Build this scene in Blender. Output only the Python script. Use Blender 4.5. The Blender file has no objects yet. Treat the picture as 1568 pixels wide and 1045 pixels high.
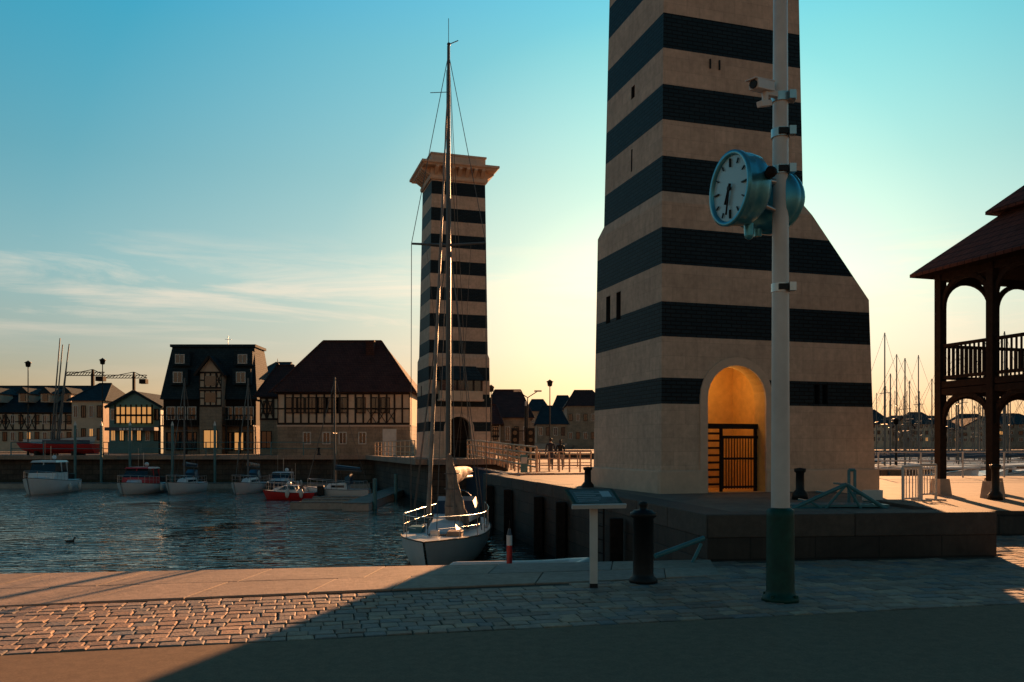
import bpy, bmesh, math, random
from mathutils import Vector, Matrix
random.seed(7)
SC=bpy.context.scene
F=1300.0; EYE=1.65
# pixel column / row + estimated distance -> metres
def X(u,Y): return (u-784)/F*Y
def Z(v,Y): return EYE+(685-v)/F*Y

# ------------------------------------------------------------ materials
def lin(c): return tuple(c)+(1,)
def newmat(name):
    m=bpy.data.materials.new(name); m.use_nodes=True
    nt=m.node_tree; b=nt.nodes['Principled BSDF']; return m,nt,b
def N(nt,t,**k):
    n=nt.nodes.new(t)
    for a,v in k.items(): setattr(n,a,v)
    return n
def mixc(nt,fac,a,b,mode='MIX'):
    n=N(nt,'ShaderNodeMix',data_type='RGBA',blend_type=mode)
    for s,v in ((0,fac),(6,a),(7,b)):
        if hasattr(v,'is_output'): nt.links.new(v,n.inputs[s])
        else: n.inputs[s].default_value=v if s==0 else lin(v)
    return n.outputs[2]
def noise(nt,vec,scale,detail=5,rough=.6,dist=0):
    n=N(nt,'ShaderNodeTexNoise'); n.inputs['Scale'].default_value=scale
    n.inputs['Detail'].default_value=detail; n.inputs['Roughness'].default_value=rough
    n.inputs['Distortion'].default_value=dist
    nt.links.new(vec,n.inputs['Vector']); return n.outputs['Fac']
def ramp(nt,fac,stops):
    r=N(nt,'ShaderNodeValToRGB'); el=r.color_ramp.elements
    while len(el)<len(stops): el.new(.5)
    for e,(p,c) in zip(el,stops): e.position=p; e.color=(c,c,c,1) if not hasattr(c,'__len__') else lin(c)
    nt.links.new(fac,r.inputs['Fac']); return r.outputs['Color']
def bump(nt,b,h,strength,dist=.02,prev=None):
    n=N(nt,'ShaderNodeBump'); n.inputs['Strength'].default_value=strength; n.inputs['Distance'].default_value=dist
    nt.links.new(h,n.inputs['Height'])
    if prev is not None: nt.links.new(prev,n.inputs['Normal'])
    nt.links.new(n.outputs['Normal'],b.inputs['Normal']); return n.outputs['Normal']
def mat(name,col,rough=.7,metal=0,var=.25,scale=6,stain=.3,bmp=.3,emit=None,es=0,spec=.5,col2=None):
    m,nt,b=newmat(name)
    tc=N(nt,'ShaderNodeTexCoord').outputs['Object']
    f=noise(nt,tc,scale,5)
    a=tuple(c*(1-var) for c in col); c2=tuple(min(1,c*(1+var)) for c in (col2 or col))
    c=mixc(nt,ramp(nt,f,[(.3,0.),(.7,1.)]),a,c2)
    if stain:
        s=noise(nt,tc,scale*.17,4,.7,.6)
        c=mixc(nt,stain,c,ramp(nt,s,[(.35,.35),(.62,1.)]),'MULTIPLY')
    nt.links.new(c,b.inputs['Base Color'])
    b.inputs['Roughness'].default_value=rough; b.inputs['Metallic'].default_value=metal
    b.inputs['Specular IOR Level'].default_value=spec
    if bmp: bump(nt,b,noise(nt,tc,scale*6,3),bmp,.01)
    if emit: b.inputs['Emission Color'].default_value=lin(emit); b.inputs['Emission Strength'].default_value=es
    return m
def brick(name,c1,c2,mortar,w,h,ms=.012,rough=.8,bmp=.5,stain=.45,plan=False,spec=.5,nb=.2,drip=0):
    m,nt,b=newmat(name)
    tc=N(nt,'ShaderNodeTexCoord').outputs['Object']
    sp=N(nt,'ShaderNodeSeparateXYZ'); nt.links.new(tc,sp.inputs[0])
    cb=N(nt,'ShaderNodeCombineXYZ')
    if plan:
        nt.links.new(sp.outputs[0],cb.inputs[0]); nt.links.new(sp.outputs[1],cb.inputs[1])
    else:
        ad=N(nt,'ShaderNodeMath',operation='ADD'); nt.links.new(sp.outputs[0],ad.inputs[0]); nt.links.new(sp.outputs[1],ad.inputs[1])
        nt.links.new(ad.outputs[0],cb.inputs[0]); nt.links.new(sp.outputs[2],cb.inputs[1])
    br=N(nt,'ShaderNodeTexBrick'); br.inputs['Scale'].default_value=1
    br.inputs['Brick Width'].default_value=w; br.inputs['Row Height'].default_value=h
    br.inputs['Mortar Size'].default_value=ms; br.inputs['Mortar Smooth'].default_value=.3
    br.inputs['Color1'].default_value=lin(c1); br.inputs['Color2'].default_value=lin(c2); br.inputs['Mortar'].default_value=lin(mortar)
    nt.links.new(cb.outputs[0],br.inputs['Vector'])
    c=br.outputs['Color']
    f=noise(nt,tc,7,5); c=mixc(nt,.5,c,ramp(nt,f,[(.25,.6),(.75,1.25)]),'MULTIPLY')
    s=noise(nt,tc,.9,5,.7,.5); c=mixc(nt,stain,c,ramp(nt,s,[(.35,.3),(.65,1.1)]),'MULTIPLY')
    if drip:
        md=N(nt,'ShaderNodeMapping'); md.inputs['Scale'].default_value=(5,5,.5); nt.links.new(tc,md.inputs['Vector'])
        c=mixc(nt,drip,c,ramp(nt,noise(nt,md.outputs[0],1.2,5,.7),[(.36,.45),(.55,1.)]),'MULTIPLY')
    nt.links.new(c,b.inputs['Base Color']); b.inputs['Roughness'].default_value=rough; b.inputs['Specular IOR Level'].default_value=spec
    inv=N(nt,'ShaderNodeMath',operation='SUBTRACT'); inv.inputs[0].default_value=1; nt.links.new(br.outputs['Fac'],inv.inputs[1])
    p=bump(nt,b,inv.outputs[0],bmp,.015)
    if nb: bump(nt,b,noise(nt,tc,30,3),nb,.006,p)
    return m
def rndmat(name,stops,rough=.75,sc=14,bs=.6):
    m,nt,b=newmat(name)
    tc=N(nt,'ShaderNodeTexCoord').outputs['Object']
    at=N(nt,'ShaderNodeAttribute',attribute_name='rnd')
    c=ramp(nt,at.outputs['Fac'],stops)
    c=mixc(nt,.6,c,ramp(nt,noise(nt,tc,sc,5),[(.3,.5),(.72,1.2)]),'MULTIPLY')
    c=mixc(nt,.4,c,ramp(nt,noise(nt,tc,.8,5,.7,.5),[(.35,.4),(.65,1.1)]),'MULTIPLY')
    nt.links.new(c,b.inputs['Base Color']); b.inputs['Roughness'].default_value=rough
    bump(nt,b,noise(nt,tc,32,4),bs,.010)
    return m
M={}
M['lime']=brick('limestone',(.68,.50,.37),(.60,.44,.325),(.52,.385,.29),.62,.31,.006,.85,.2,.25,nb=.12,drip=.22)
M['dark']=brick('dark_glazed_brick',(.006,.020,.030),(.013,.029,.039),(.002,.006,.009),.26,.09,.014,.6,.9,.1,spec=.22,nb=0)
M['ochre']=mat('ochre_plaster',(.62,.36,.11),.8,var=.12,stain=.15)
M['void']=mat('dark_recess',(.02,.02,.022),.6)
M['limetrim']=mat('limestone_trim',(.65,.48,.355),.8,var=.08,stain=.2,bmp=.1)
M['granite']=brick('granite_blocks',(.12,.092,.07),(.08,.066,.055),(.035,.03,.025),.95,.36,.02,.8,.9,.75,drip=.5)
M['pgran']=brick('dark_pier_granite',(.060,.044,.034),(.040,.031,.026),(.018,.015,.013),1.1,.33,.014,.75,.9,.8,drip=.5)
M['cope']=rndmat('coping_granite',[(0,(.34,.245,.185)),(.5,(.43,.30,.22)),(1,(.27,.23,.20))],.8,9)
M['dcope']=rndmat('shaded_pier_coping',[(0,(.07,.055,.045)),(.5,(.09,.07,.055)),(1,(.06,.05,.043))],.8,9)  # darker copy of the coping granite with the shade painted in
M['sett']=rndmat('stone_setts',[(0,(.19,.14,.115)),(.25,(.45,.265,.17)),(.5,(.25,.21,.19)),(.75,(.54,.34,.22)),(1,(.18,.18,.185))],.75,14,.9)
M['bed']=mat('sett_bedding',(.10,.07,.05),.95,var=.4,scale=20)
M['asph']=mat('compacted_asphalt',(.24,.16,.105),.95,var=.16,scale=55,stain=.3,bmp=.35,spec=.2)
M['sand']=mat('sandy_paving',(.26,.19,.13),.9,var=.25,scale=5,stain=.45)
M['psand']=mat('shaded_pier_paving',(.17,.13,.10),.9,var=.3,scale=4,stain=.5)  # darker copy of the sandy paving, the pier's shade put into its colour
M['land']=mat('ground_earth',(.14,.115,.09),.95,var=.3,scale=2)
M['slate']=brick('slate_roof',(.018,.038,.050),(.03,.052,.064),(.01,.015,.02),.3,.2,.012,.85,.7,.3,spec=.15)
M['tile']=brick('clay_tile_roof',(.095,.043,.036),(.07,.036,.032),(.025,.016,.015),.22,.17,.015,.85,.9,.4,spec=.15)
M['plaster']=mat('pale_plaster',(.62,.48,.35),.85,var=.08,scale=3,stain=.3)
M['stonewall']=brick('stone_wall',(.40,.30,.21),(.33,.25,.18),(.2,.17,.14),.7,.3,.012,.85,.4,.5,drip=.25)
M['timber']=mat('dark_timber',(.025,.017,.014),.7,var=.4,scale=10,spec=.3)
M['timbert']=mat('brown_timber',(.020,.014,.012),.8,var=.4,scale=9,spec=.15)
M['glass']=mat('window_glass',(.02,.03,.035),.08,var=.1,stain=0,bmp=0,spec=1)
M['warm']=mat('warm_glow_glass',(.3,.15,.05),.3,emit=(1,.45,.13),es=.55,bmp=0)  # emission stands in for room light and for warm reflections in panes
M['white']=mat('white_gelcoat',(.68,.70,.70),.3,var=.05,scale=3,stain=.15,bmp=.03)
M['pwhite']=mat('painted_pole',(.62,.59,.54),.4,var=.08,scale=4,stain=.25,bmp=.08)
M['red']=mat('red_paint',(.55,.03,.03),.35,var=.1,stain=.15,bmp=.03)
M['navy']=mat('navy_paint',(.02,.05,.09),.35,var=.1,stain=.1,bmp=.03)
M['teal']=mat('teal_paint',(.05,.19,.21),.4,var=.15,scale=5,bmp=.1)
M['green']=mat('dark_green_paint',(.005,.058,.042),.5,var=.3,scale=7,stain=.4,bmp=.15,spec=.25)
M['black']=mat('black_cast_iron',(.008,.010,.011),.5,var=.3,scale=10,bmp=.4,spec=.3)
M['steel']=mat('brushed_steel',(.45,.47,.48),.3,1,var=.1,bmp=.05,stain=.2)
M['alu']=mat('anodised_mast',(.12,.135,.14),.5,.3,var=.1,bmp=.02,stain=.2,spec=.3)
M['wire']=mat('rigging_wire',(.09,.09,.09),.4,.5,bmp=0,stain=0)
M['clockblue']=mat('clock_housing',(.07,.33,.42),.3,.5,var=.1,scale=3,stain=.2,bmp=.05)
M['cface']=mat('clock_dial',(.34,.55,.60),.25,var=.05,scale=2,stain=.1,bmp=0)
M['board']=mat('information_print',(.06,.17,.19),.2,var=.3,scale=12,stain=.3,bmp=0)
M['canvas']=mat('tan_sail_cover',(.34,.21,.14),.7,var=.3,scale=5,bmp=.6)
M['sail']=mat('furled_sail',(.30,.22,.17),.55,var=.3,scale=6,bmp=.8)
M['deckw']=mat('weathered_deck_wood',(.20,.165,.135),.8,var=.35,scale=5)
M['orange']=mat('sunlit_rail_tint',(.72,.45,.26),.5,.0,var=.15)  # orange sunlight on the rails is painted into their base colour
M['weed']=mat('tide_weed',(.03,.035,.02),.8,var=.5,scale=4)
M['concrete']=mat('concrete',(.40,.35,.30),.85,var=.15,scale=5)
M['skin']=mat('skin',(.45,.26,.18),.5,var=.05,bmp=0,stain=0)
M['hair']=mat('dark_hair',(.03,.02,.015),.6,bmp=.4)
M['jacket']=mat('dark_jacket',(.03,.035,.045),.8)
M['jeans']=mat('dark_jeans',(.04,.055,.09),.8)
M['light_cloth']=mat('beige_trousers',(.32,.26,.2),.8)
M['brownb']=mat('brown_feathers',(.05,.035,.025),.7)

# ------------------------------------------------------------ mesh builder
class B:
    def __init__(s,name,parent=None,mw=None):
        s.name=name;s.v=[];s.f=[];s.mi=[];s.sm=[];s.mats=[];s.cur=0;s.parent=parent;s.M=Matrix();s.mw=mw;s.rnd=[];s.r=0
    def use(s,k):
        m=M[k]
        if m not in s.mats: s.mats.append(m)
        s.cur=s.mats.index(m); return s
    def add(s,vs,fs,smooth=False):
        o=len(s.v); s.v+= [s.M@Vector(p) for p in vs]
        for f in fs:
            s.f.append([i+o for i in f]); s.mi.append(s.cur); s.sm.append(smooth); s.rnd.append(s.r)
    def bx(s,x0,x1,y0,y1,z0,z1):
        s.add([(x0,y0,z0),(x1,y0,z0),(x1,y1,z0),(x0,y1,z0),(x0,y0,z1),(x1,y0,z1),(x1,y1,z1),(x0,y1,z1)],
          [(0,3,2,1),(4,5,6,7),(0,1,5,4),(1,2,6,5),(2,3,7,6),(3,0,4,7)])
    def beam(s,p0,p1,w,h=None):
        h=h or w; p0=Vector(p0);p1=Vector(p1); d=(p1-p0).normalized()
        up=Vector((0,0,1)) if abs(d.z)<.9 else Vector((0,1,0))
        a=d.cross(up).normalized(); b=a.cross(d).normalized()
        vs=[]
        for p in (p0,p1):
            for i,j in((-1,-1),(1,-1),(1,1),(-1,1)): vs.append(p+a*i*w/2+b*j*h/2)
        s.add(vs,[(0,1,2,3)[::-1],(4,5,6,7),(0,1,5,4),(1,2,6,5),(2,3,7,6),(3,0,4,7)])
    def prism(s,poly,z0,z1):
        n=len(poly)
        zt=z1 if hasattr(z1,'__len__') else [z1]*n
        vs=[(p[0],p[1],z0) for p in poly]+[(p[0],p[1],z) for p,z in zip(poly,zt)]
        s.add(vs,[list(range(n))[::-1],list(range(n,2*n))]+[(i,(i+1)%n,(i+1)%n+n,i+n) for i in range(n)])
    def sheet(s,pts): s.add(pts,[list(range(len(pts)))])
    def cyl(s,p0,p1,r0,r1=None,n=12,cap=True):
        r1=r0 if r1 is None else r1
        p0=Vector(p0);p1=Vector(p1); d=(p1-p0).normalized()
        up=Vector((0,0,1)) if abs(d.z)<.9 else Vector((1,0,0))
        a=d.cross(up).normalized(); b=a.cross(d).normalized()
        vs=[]
        for p,r in((p0,r0),(p1,r1)):
            for i in range(n):
                t=2*math.pi*i/n; vs.append(p+(a*math.cos(t)+b*math.sin(t))*r)
        s.add(vs,[(i,(i+1)%n,(i+1)%n+n,i+n) for i in range(n)],True)
        if cap: s.add(vs,[list(range(n))[::-1],list(range(n,2*n))])
    def lathe(s,c,prof,n=20,axis=None):
        c=Vector(c); d=Vector(axis or (0,0,1)).normalized()
        up=Vector((0,0,1)) if abs(d.z)<.9 else Vector((1,0,0))
        a=d.cross(up).normalized(); b=a.cross(d).normalized()
        vs=[]
        for r,h in prof:
            for i in range(n):
                t=2*math.pi*i/n; vs.append(c+d*h+(a*math.cos(t)+b*math.sin(t))*max(r,1e-4))
        fs=[]
        for k in range(len(prof)-1):
            for i in range(n): fs.append((k*n+i,k*n+(i+1)%n,(k+1)*n+(i+1)%n,(k+1)*n+i))
        s.add(vs,fs,True)
    def path(s,pts,r,n=6):
        for a,b in zip(pts,pts[1:]): s.cyl(a,b,r,r,n)
    def ball(s,c,r,n=10,sx=1,sy=1,sz=1):
        k=n//2+2; vs=[];fs=[]
        for j in range(k+1):
            ph=math.pi*j/k
            for i in range(n):
                t=2*math.pi*i/n; vs.append((c[0]+r*sx*math.sin(ph)*math.cos(t),c[1]+r*sy*math.sin(ph)*math.sin(t),c[2]+r*sz*math.cos(ph)))
        for j in range(k):
            for i in range(n): fs.append((j*n+i,(j+1)*n+i,(j+1)*n+(i+1)%n,j*n+(i+1)%n))
        s.add(vs,fs,True)
    def loft(s,rings,caps=True,smooth=False,closed=True):
        n=len(rings[0]); vs=[p for r in rings for p in r]; fs=[]
        for k in range(len(rings)-1):
            for i in range(n if closed else n-1): fs.append((k*n+i,k*n+(i+1)%n,(k+1)*n+(i+1)%n,(k+1)*n+i))
        s.add(vs,fs,smooth)
        if caps: s.add(vs,[list(range(n))[::-1],list(range((len(rings)-1)*n,len(rings)*n))])
    def done(s,bevel=0):
        me=bpy.data.meshes.new(s.name); me.from_pydata([tuple(v) for v in s.v],[],s.f)
        for m in s.mats: me.materials.append(m)
        me.polygons.foreach_set('material_index',s.mi); me.polygons.foreach_set('use_smooth',s.sm)
        at=me.attributes.new('rnd','FLOAT','FACE'); at.data.foreach_set('value',s.rnd)
        me.update()
        o=bpy.data.objects.new(s.name,me); SC.collection.objects.link(o)
        if s.parent: o.parent=s.parent
        elif s.mw is not None: o.matrix_world=s.mw
        if bevel:
            md=o.modifiers.new('bevel','BEVEL'); md.width=bevel; md.segments=2; md.limit_method='ANGLE'; md.angle_limit=math.radians(40)
        return o
def root(name,loc=(0,0,0),rz=0):
    e=bpy.data.objects.new(name,None); SC.collection.objects.link(e)
    e.location=loc; e.rotation_euler=(0,0,rz); e.empty_display_size=.3; return e

ROT=math.radians(17)
# ------------------------------------------------------------ world, sun, camera
SAZ=math.radians(16.0); SEL=math.radians(12)
sd=Vector((math.sin(SAZ)*math.cos(SEL),math.cos(SAZ)*math.cos(SEL),math.sin(SEL)))
w=bpy.data.worlds.new("World"); SC.world=w; w.use_nodes=True
nt=w.node_tree; bg=nt.nodes['Background']
sky=N(nt,'ShaderNodeTexSky',sky_type='NISHITA'); sky.sun_disc=False; sky.sun_elevation=SEL; sky.sun_rotation=SAZ
sky.air_density=1.0; sky.dust_density=.6; sky.ozone_density=2.0; sky.altitude=0
tc=N(nt,'ShaderNodeTexCoord').outputs['Generated']
sp=N(nt,'ShaderNodeSeparateXYZ'); nt.links.new(tc,sp.inputs[0])
def vm(op,a,b_):
    n=N(nt,'ShaderNodeVectorMath',operation=op)
    for i,v in enumerate((a,b_)):
        if hasattr(v,'is_output'): nt.links.new(v,n.inputs[i])
        else: n.inputs[i].default_value=v
    return n.outputs[0]
c0=vm('MULTIPLY',sky.outputs[0],(.115,.115,.115))
den=vm('MULTIPLY_ADD',c0,(1.0,1.0,1.0)); den.node.inputs[2].default_value=(1,1,1)
c1=vm('DIVIDE',c0,den)
T=3.0
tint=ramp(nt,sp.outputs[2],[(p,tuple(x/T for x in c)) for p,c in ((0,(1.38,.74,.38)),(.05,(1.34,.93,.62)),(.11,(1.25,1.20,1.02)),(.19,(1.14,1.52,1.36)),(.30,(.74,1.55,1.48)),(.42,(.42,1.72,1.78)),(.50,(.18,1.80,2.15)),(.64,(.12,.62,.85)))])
c2=vm('MULTIPLY',vm('MULTIPLY',c1,tint),(T,T,T))
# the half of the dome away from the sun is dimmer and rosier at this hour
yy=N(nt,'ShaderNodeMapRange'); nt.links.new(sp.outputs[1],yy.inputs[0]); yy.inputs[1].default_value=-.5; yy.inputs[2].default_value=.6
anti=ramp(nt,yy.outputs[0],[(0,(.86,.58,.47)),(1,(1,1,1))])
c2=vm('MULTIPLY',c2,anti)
dt=N(nt,'ShaderNodeVectorMath',operation='DOT_PRODUCT'); nt.links.new(tc,dt.inputs[0]); lowd=Vector((math.sin(SAZ-.14),math.cos(SAZ-.14),.09)).normalized(); dt.inputs[1].default_value=lowd
aur=ramp(nt,dt.outputs['Value'],[(.80,(0,0,0)),(.93,(.10,.055,.02)),(.98,(.28,.16,.06)),(1.0,(.55,.32,.12))])
c2=vm('ADD',c2,aur)
mp=N(nt,'ShaderNodeMapping'); mp.inputs['Scale'].default_value=(2.2,2.2,20); mp.inputs['Rotation'].default_value=(0,.035,0)
nt.links.new(tc,mp.inputs['Vector'])
cn=noise(nt,mp.outputs[0],1.6,8,.62,.5)
cr=ramp(nt,cn,[(.46,0.),(.65,1.)])
band=ramp(nt,sp.outputs[2],[(.0,.12),(.11,.2),(.145,1.),(.185,.9),(.24,0.0)])
mk=mixc(nt,1.0,cr,band,'MULTIPLY')
mk2=N(nt,'ShaderNodeMath',operation='MULTIPLY'); nt.links.new(mk,mk2.inputs[0]); mk2.inputs[1].default_value=.95
cl=vm('MULTIPLY_ADD',c2,(.75,.66,.60)); cl.node.inputs[2].default_value=(.46,.35,.28)
fin=mixc(nt,mk2.outputs[0],c2,cl)
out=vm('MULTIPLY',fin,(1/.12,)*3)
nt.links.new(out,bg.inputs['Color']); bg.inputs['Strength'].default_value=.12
sl=bpy.data.lights.new('sun','SUN'); sl.energy=12; sl.angle=math.radians(.6); sl.color=(1,.49,.21)
so=bpy.data.objects.new('sun',sl); SC.collection.objects.link(so); so.rotation_euler=sd.to_track_quat('Z','Y').to_euler(); so.location=(20,60,30)
cd=bpy.data.cameras.new('camera'); co=bpy.data.objects.new('camera',cd); SC.collection.objects.link(co)
co.location=(0,0,EYE); co.rotation_euler=(math.pi/2,0,0); cd.lens=F*36/1568; cd.sensor_width=36; cd.shift_y=162.5/1568
cd.clip_end=8000; cd.clip_start=.1; SC.camera=co
SC.view_settings.view_transform='Standard'; SC.view_settings.look='None'; SC.view_settings.exposure=0

# ------------------------------------------------------------ water
m,nt,b=newmat('harbour_water')
tcw=N(nt,'ShaderNodeTexCoord').outputs['Object']
mpw=N(nt,'ShaderNodeMapping'); mpw.inputs['Scale'].default_value=(.7,1.5,1); mpw.inputs['Rotation'].default_value=(0,0,.25); nt.links.new(tcw,mpw.inputs['Vector'])
b.inputs['Base Color'].default_value=(.006,.010,.008,1); b.inputs['Roughness'].default_value=.025; b.inputs['IOR'].default_value=1.33
b.inputs['Specular IOR Level'].default_value=.34
patch=ramp(nt,noise(nt,tcw,.07,3,.5,.8),[(.35,.18),(.62,1.)])
h1=noise(nt,mpw.outputs[0],1.5,3,.5,.8)
mm=N(nt,'ShaderNodeMath',operation='MULTIPLY'); nt.links.new(h1,mm.inputs[0]); nt.links.new(patch,mm.inputs[1])
bump(nt,b,mm.outputs[0],.85,.26)
M['water']=m
g=B('harbour_water').use('water'); g.sheet([(-400,-60,-1.2),(400,-60,-1.2),(400,170,-1.2),(-400,170,-1.2)]); g.done()

# ------------------------------------------------------------ land
def land(name,poly,zt,top,side,cope=None):
    g=B(name); n=len(poly); zt=zt if hasattr(zt,'__len__') else [zt]*n
    g.use(top).add([(p[0],p[1],z) for p,z in zip(poly,zt)],[list(range(n))])
    g.use(side)
    for i in range(n):
        a,b_=poly[i],poly[(i+1)%n]
        g.add([(a[0],a[1],-3),(b_[0],b_[1],-3),(b_[0],b_[1],zt[(i+1)%n]),(a[0],a[1],zt[i])],[(0,1,2,3)])
    return g
land('quayside_ground',[(-150,-60),(150,-60),(150,16),(7.35,16),(7.35,12.88),(2.85,12.38),(-150,-10.25)],-.02,'bed','granite').done()
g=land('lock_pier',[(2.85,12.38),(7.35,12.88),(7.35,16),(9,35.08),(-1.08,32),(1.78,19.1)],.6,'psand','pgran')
pts=[(9,35.08),(-1.08,32),(1.78,19.1),(2.85,12.38),(7.35,12.88),(7.35,16)]
def cope(g,pts,z,w,h,proud=.04,L=1.3):
    for a,b_ in zip(pts,pts[1:]):
        a=Vector(a);b_=Vector(b_); d=(b_-a); ln=d.length; d/=ln; nrm=Vector((-d.y,d.x))
        n=max(1,int(ln/L)); 
        for i in range(n):
            g.r=random.random()
            s0=a+d*(ln*i/n+.006); s1=a+d*(ln*(i+1)/n-.006); o=nrm*w; pr=-nrm*proud; dz=random.uniform(-.006,.006)
            g.prism([tuple(s0+pr),tuple(s1+pr),tuple(s1+o),tuple(s0+o)],z-h,z+dz)
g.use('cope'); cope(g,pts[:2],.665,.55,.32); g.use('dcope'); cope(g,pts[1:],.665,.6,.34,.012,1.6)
g.done(.015)
g=B('timber_fender')
for s in (0.15,.32,.62,.85):
    a=Vector((1.78,19.1)).lerp(Vector((-1.08,32)),s)-Vector((.15,.02))
    g.use('timbert').bx(a.x-.12,a.x+.12,a.y-.15,a.y+.15,-2,.3)
a=Vector((2.2,16.4)); g.bx(a.x-.32,a.x-.06,a.y-.1,a.y+.12,-2,.28)
g.done(.02)
# rusty mooring ladder on the pier face
g=B('quay_ladder').use('timbert')
for dx in (0,.13): g.cyl((1.90-dx,17.6+dx*3,-1.6),(1.90-dx,17.6+dx*3,.62),.02,n=6)
for k in range(8): g.cyl((1.90,17.6,-1.4+k*.28),(1.77,17.99,-1.4+k*.28),.014,n=6)
g.done()
land('harbour_promenade',[(7.35,16),(150,16),(150,38),(9,35.08)],.45,'sand','granite').done()
land('lock_bridge_deck',[(1,32.62),(8,34.76),(5.0,49.0),(-3,46.6)],[.5,.5,.36,.36],'sand','granite').done()
g=land('left_lock_pier',[(-4.3,43),(-.2,44.25),(-.2,62),(-10.1,62)],1.0,'sand','granite')
g.use('cope'); cope(g,[(-.2,44.25),(-4.3,43),(-10.1,62)],1.06,.6,.3); g.done()
land('bridge_approach',[(-.2,44.25),(18,49.8),(18,90),(-.2,90)],.38,'sand','granite').done()
g=land('far_quay_ground',[(-3000,62),(-10.1,62),(-.2,62),(-.2,90),(18,90),(18,150),(3000,150),(3000,4000),(-3000,4000)],1.0,'land','granite')
g.use('cope'); cope(g,[(-10.1,61.95),(-90,61.95)],1.06,.6,.3,L=2); 
g.use('weed').bx(-90,-10.3,61.9,61.99,-2,-.75)
g.done()
g=B('asphalt_road').use('asph')
g.sheet([(-40,-40,.004),(40,-40,.004),(40,17.05,.004),(-40,-1.75,.004)]); g.done()
g=B('stone_setts_pavement').use('sett')
a13=math.atan(.235); e1=Vector((math.cos(a13),math.sin(a13))); e2=Vector((-e1.y,e1.x))
def stone(g,c,hw,hd,zt,bv=.018,rot=0):
    ca,sa=math.cos(rot),math.sin(rot); ex=e1*ca+e2*sa; ey=e2*ca-e1*sa
    vs=[]
    zz=[zt+random.uniform(-.003,.003) for _ in range(4)]
    jit=[(random.uniform(-.008,.008),random.uniform(-.006,.006)) for _ in range(4)]
    for (k,z) in ((0,-.019),(0,zt-bv*.5),(bv,None)):
        for q,(i,j) in enumerate(((-1,-1),(1,-1),(1,1),(-1,1))):
            p=c+ex*(i*(hw-k)+jit[q][0])+ey*(j*(hd-k)+jit[q][1]); vs.append((p.x,p.y,zz[q] if z is None else z))
    fs=[(8,9,10,11)]
    for k in (0,4): fs+=[(k+i,k+(i+1)%4,k+(i+1)%4+4,k+i+4) for i in range(4)]
    g.add(vs,fs)
v=-6
O=Vector((0,7.68))
while v<9:
    d=random.uniform(.15,.21); u=-15+random.random()*.2
    while u<16:
        wd=random.uniform(.13,.24) if u<0 else random.uniform(.16,.34)
        c=O+e1*(u+wd/2)+e2*(v+d/2)
        lo=7.68+.235*c.x; hi=10.13+.262*c.x if c.x<2.2 else 12.2+.111*(c.x-2.85)
        if c.x>7.4: hi=15.9
        if lo+d*.4<c.y<hi-d*.45 :
            g.r=random.random(); stone(g,c,wd/2-.006,d/2-.007,random.uniform(-.001,.006),.012,random.uniform(-.03,.03))
        u+=wd
    v+=d
g.done()
g=B('quay_coping_stones').use('cope')
ed=lambda x:11.97+.148*x
for rowi,(f0,f1) in enumerate(((0,.5),(.5,1))):
    x=-25.
    while x<2.7:
        L=random.uniform(.9,1.7); x1=min(x+L,2.8); g.r=random.random()
        def P(xx,f):
            lo=10.16+.262*xx; hi=ed(xx)+.03
            return (xx+(f-.5)*-.25, hi+(lo-hi)*f)
        q=[P(x+.006,f1-.004),P(x1-.006,f1-.004),P(x1-.006,f0+.003),P(x+.006,f0+.003)]
        g.prism(q,-.35 if rowi==0 else -.019,.008+random.uniform(-.003,.003)); x=x1
g.done(.008)

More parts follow.
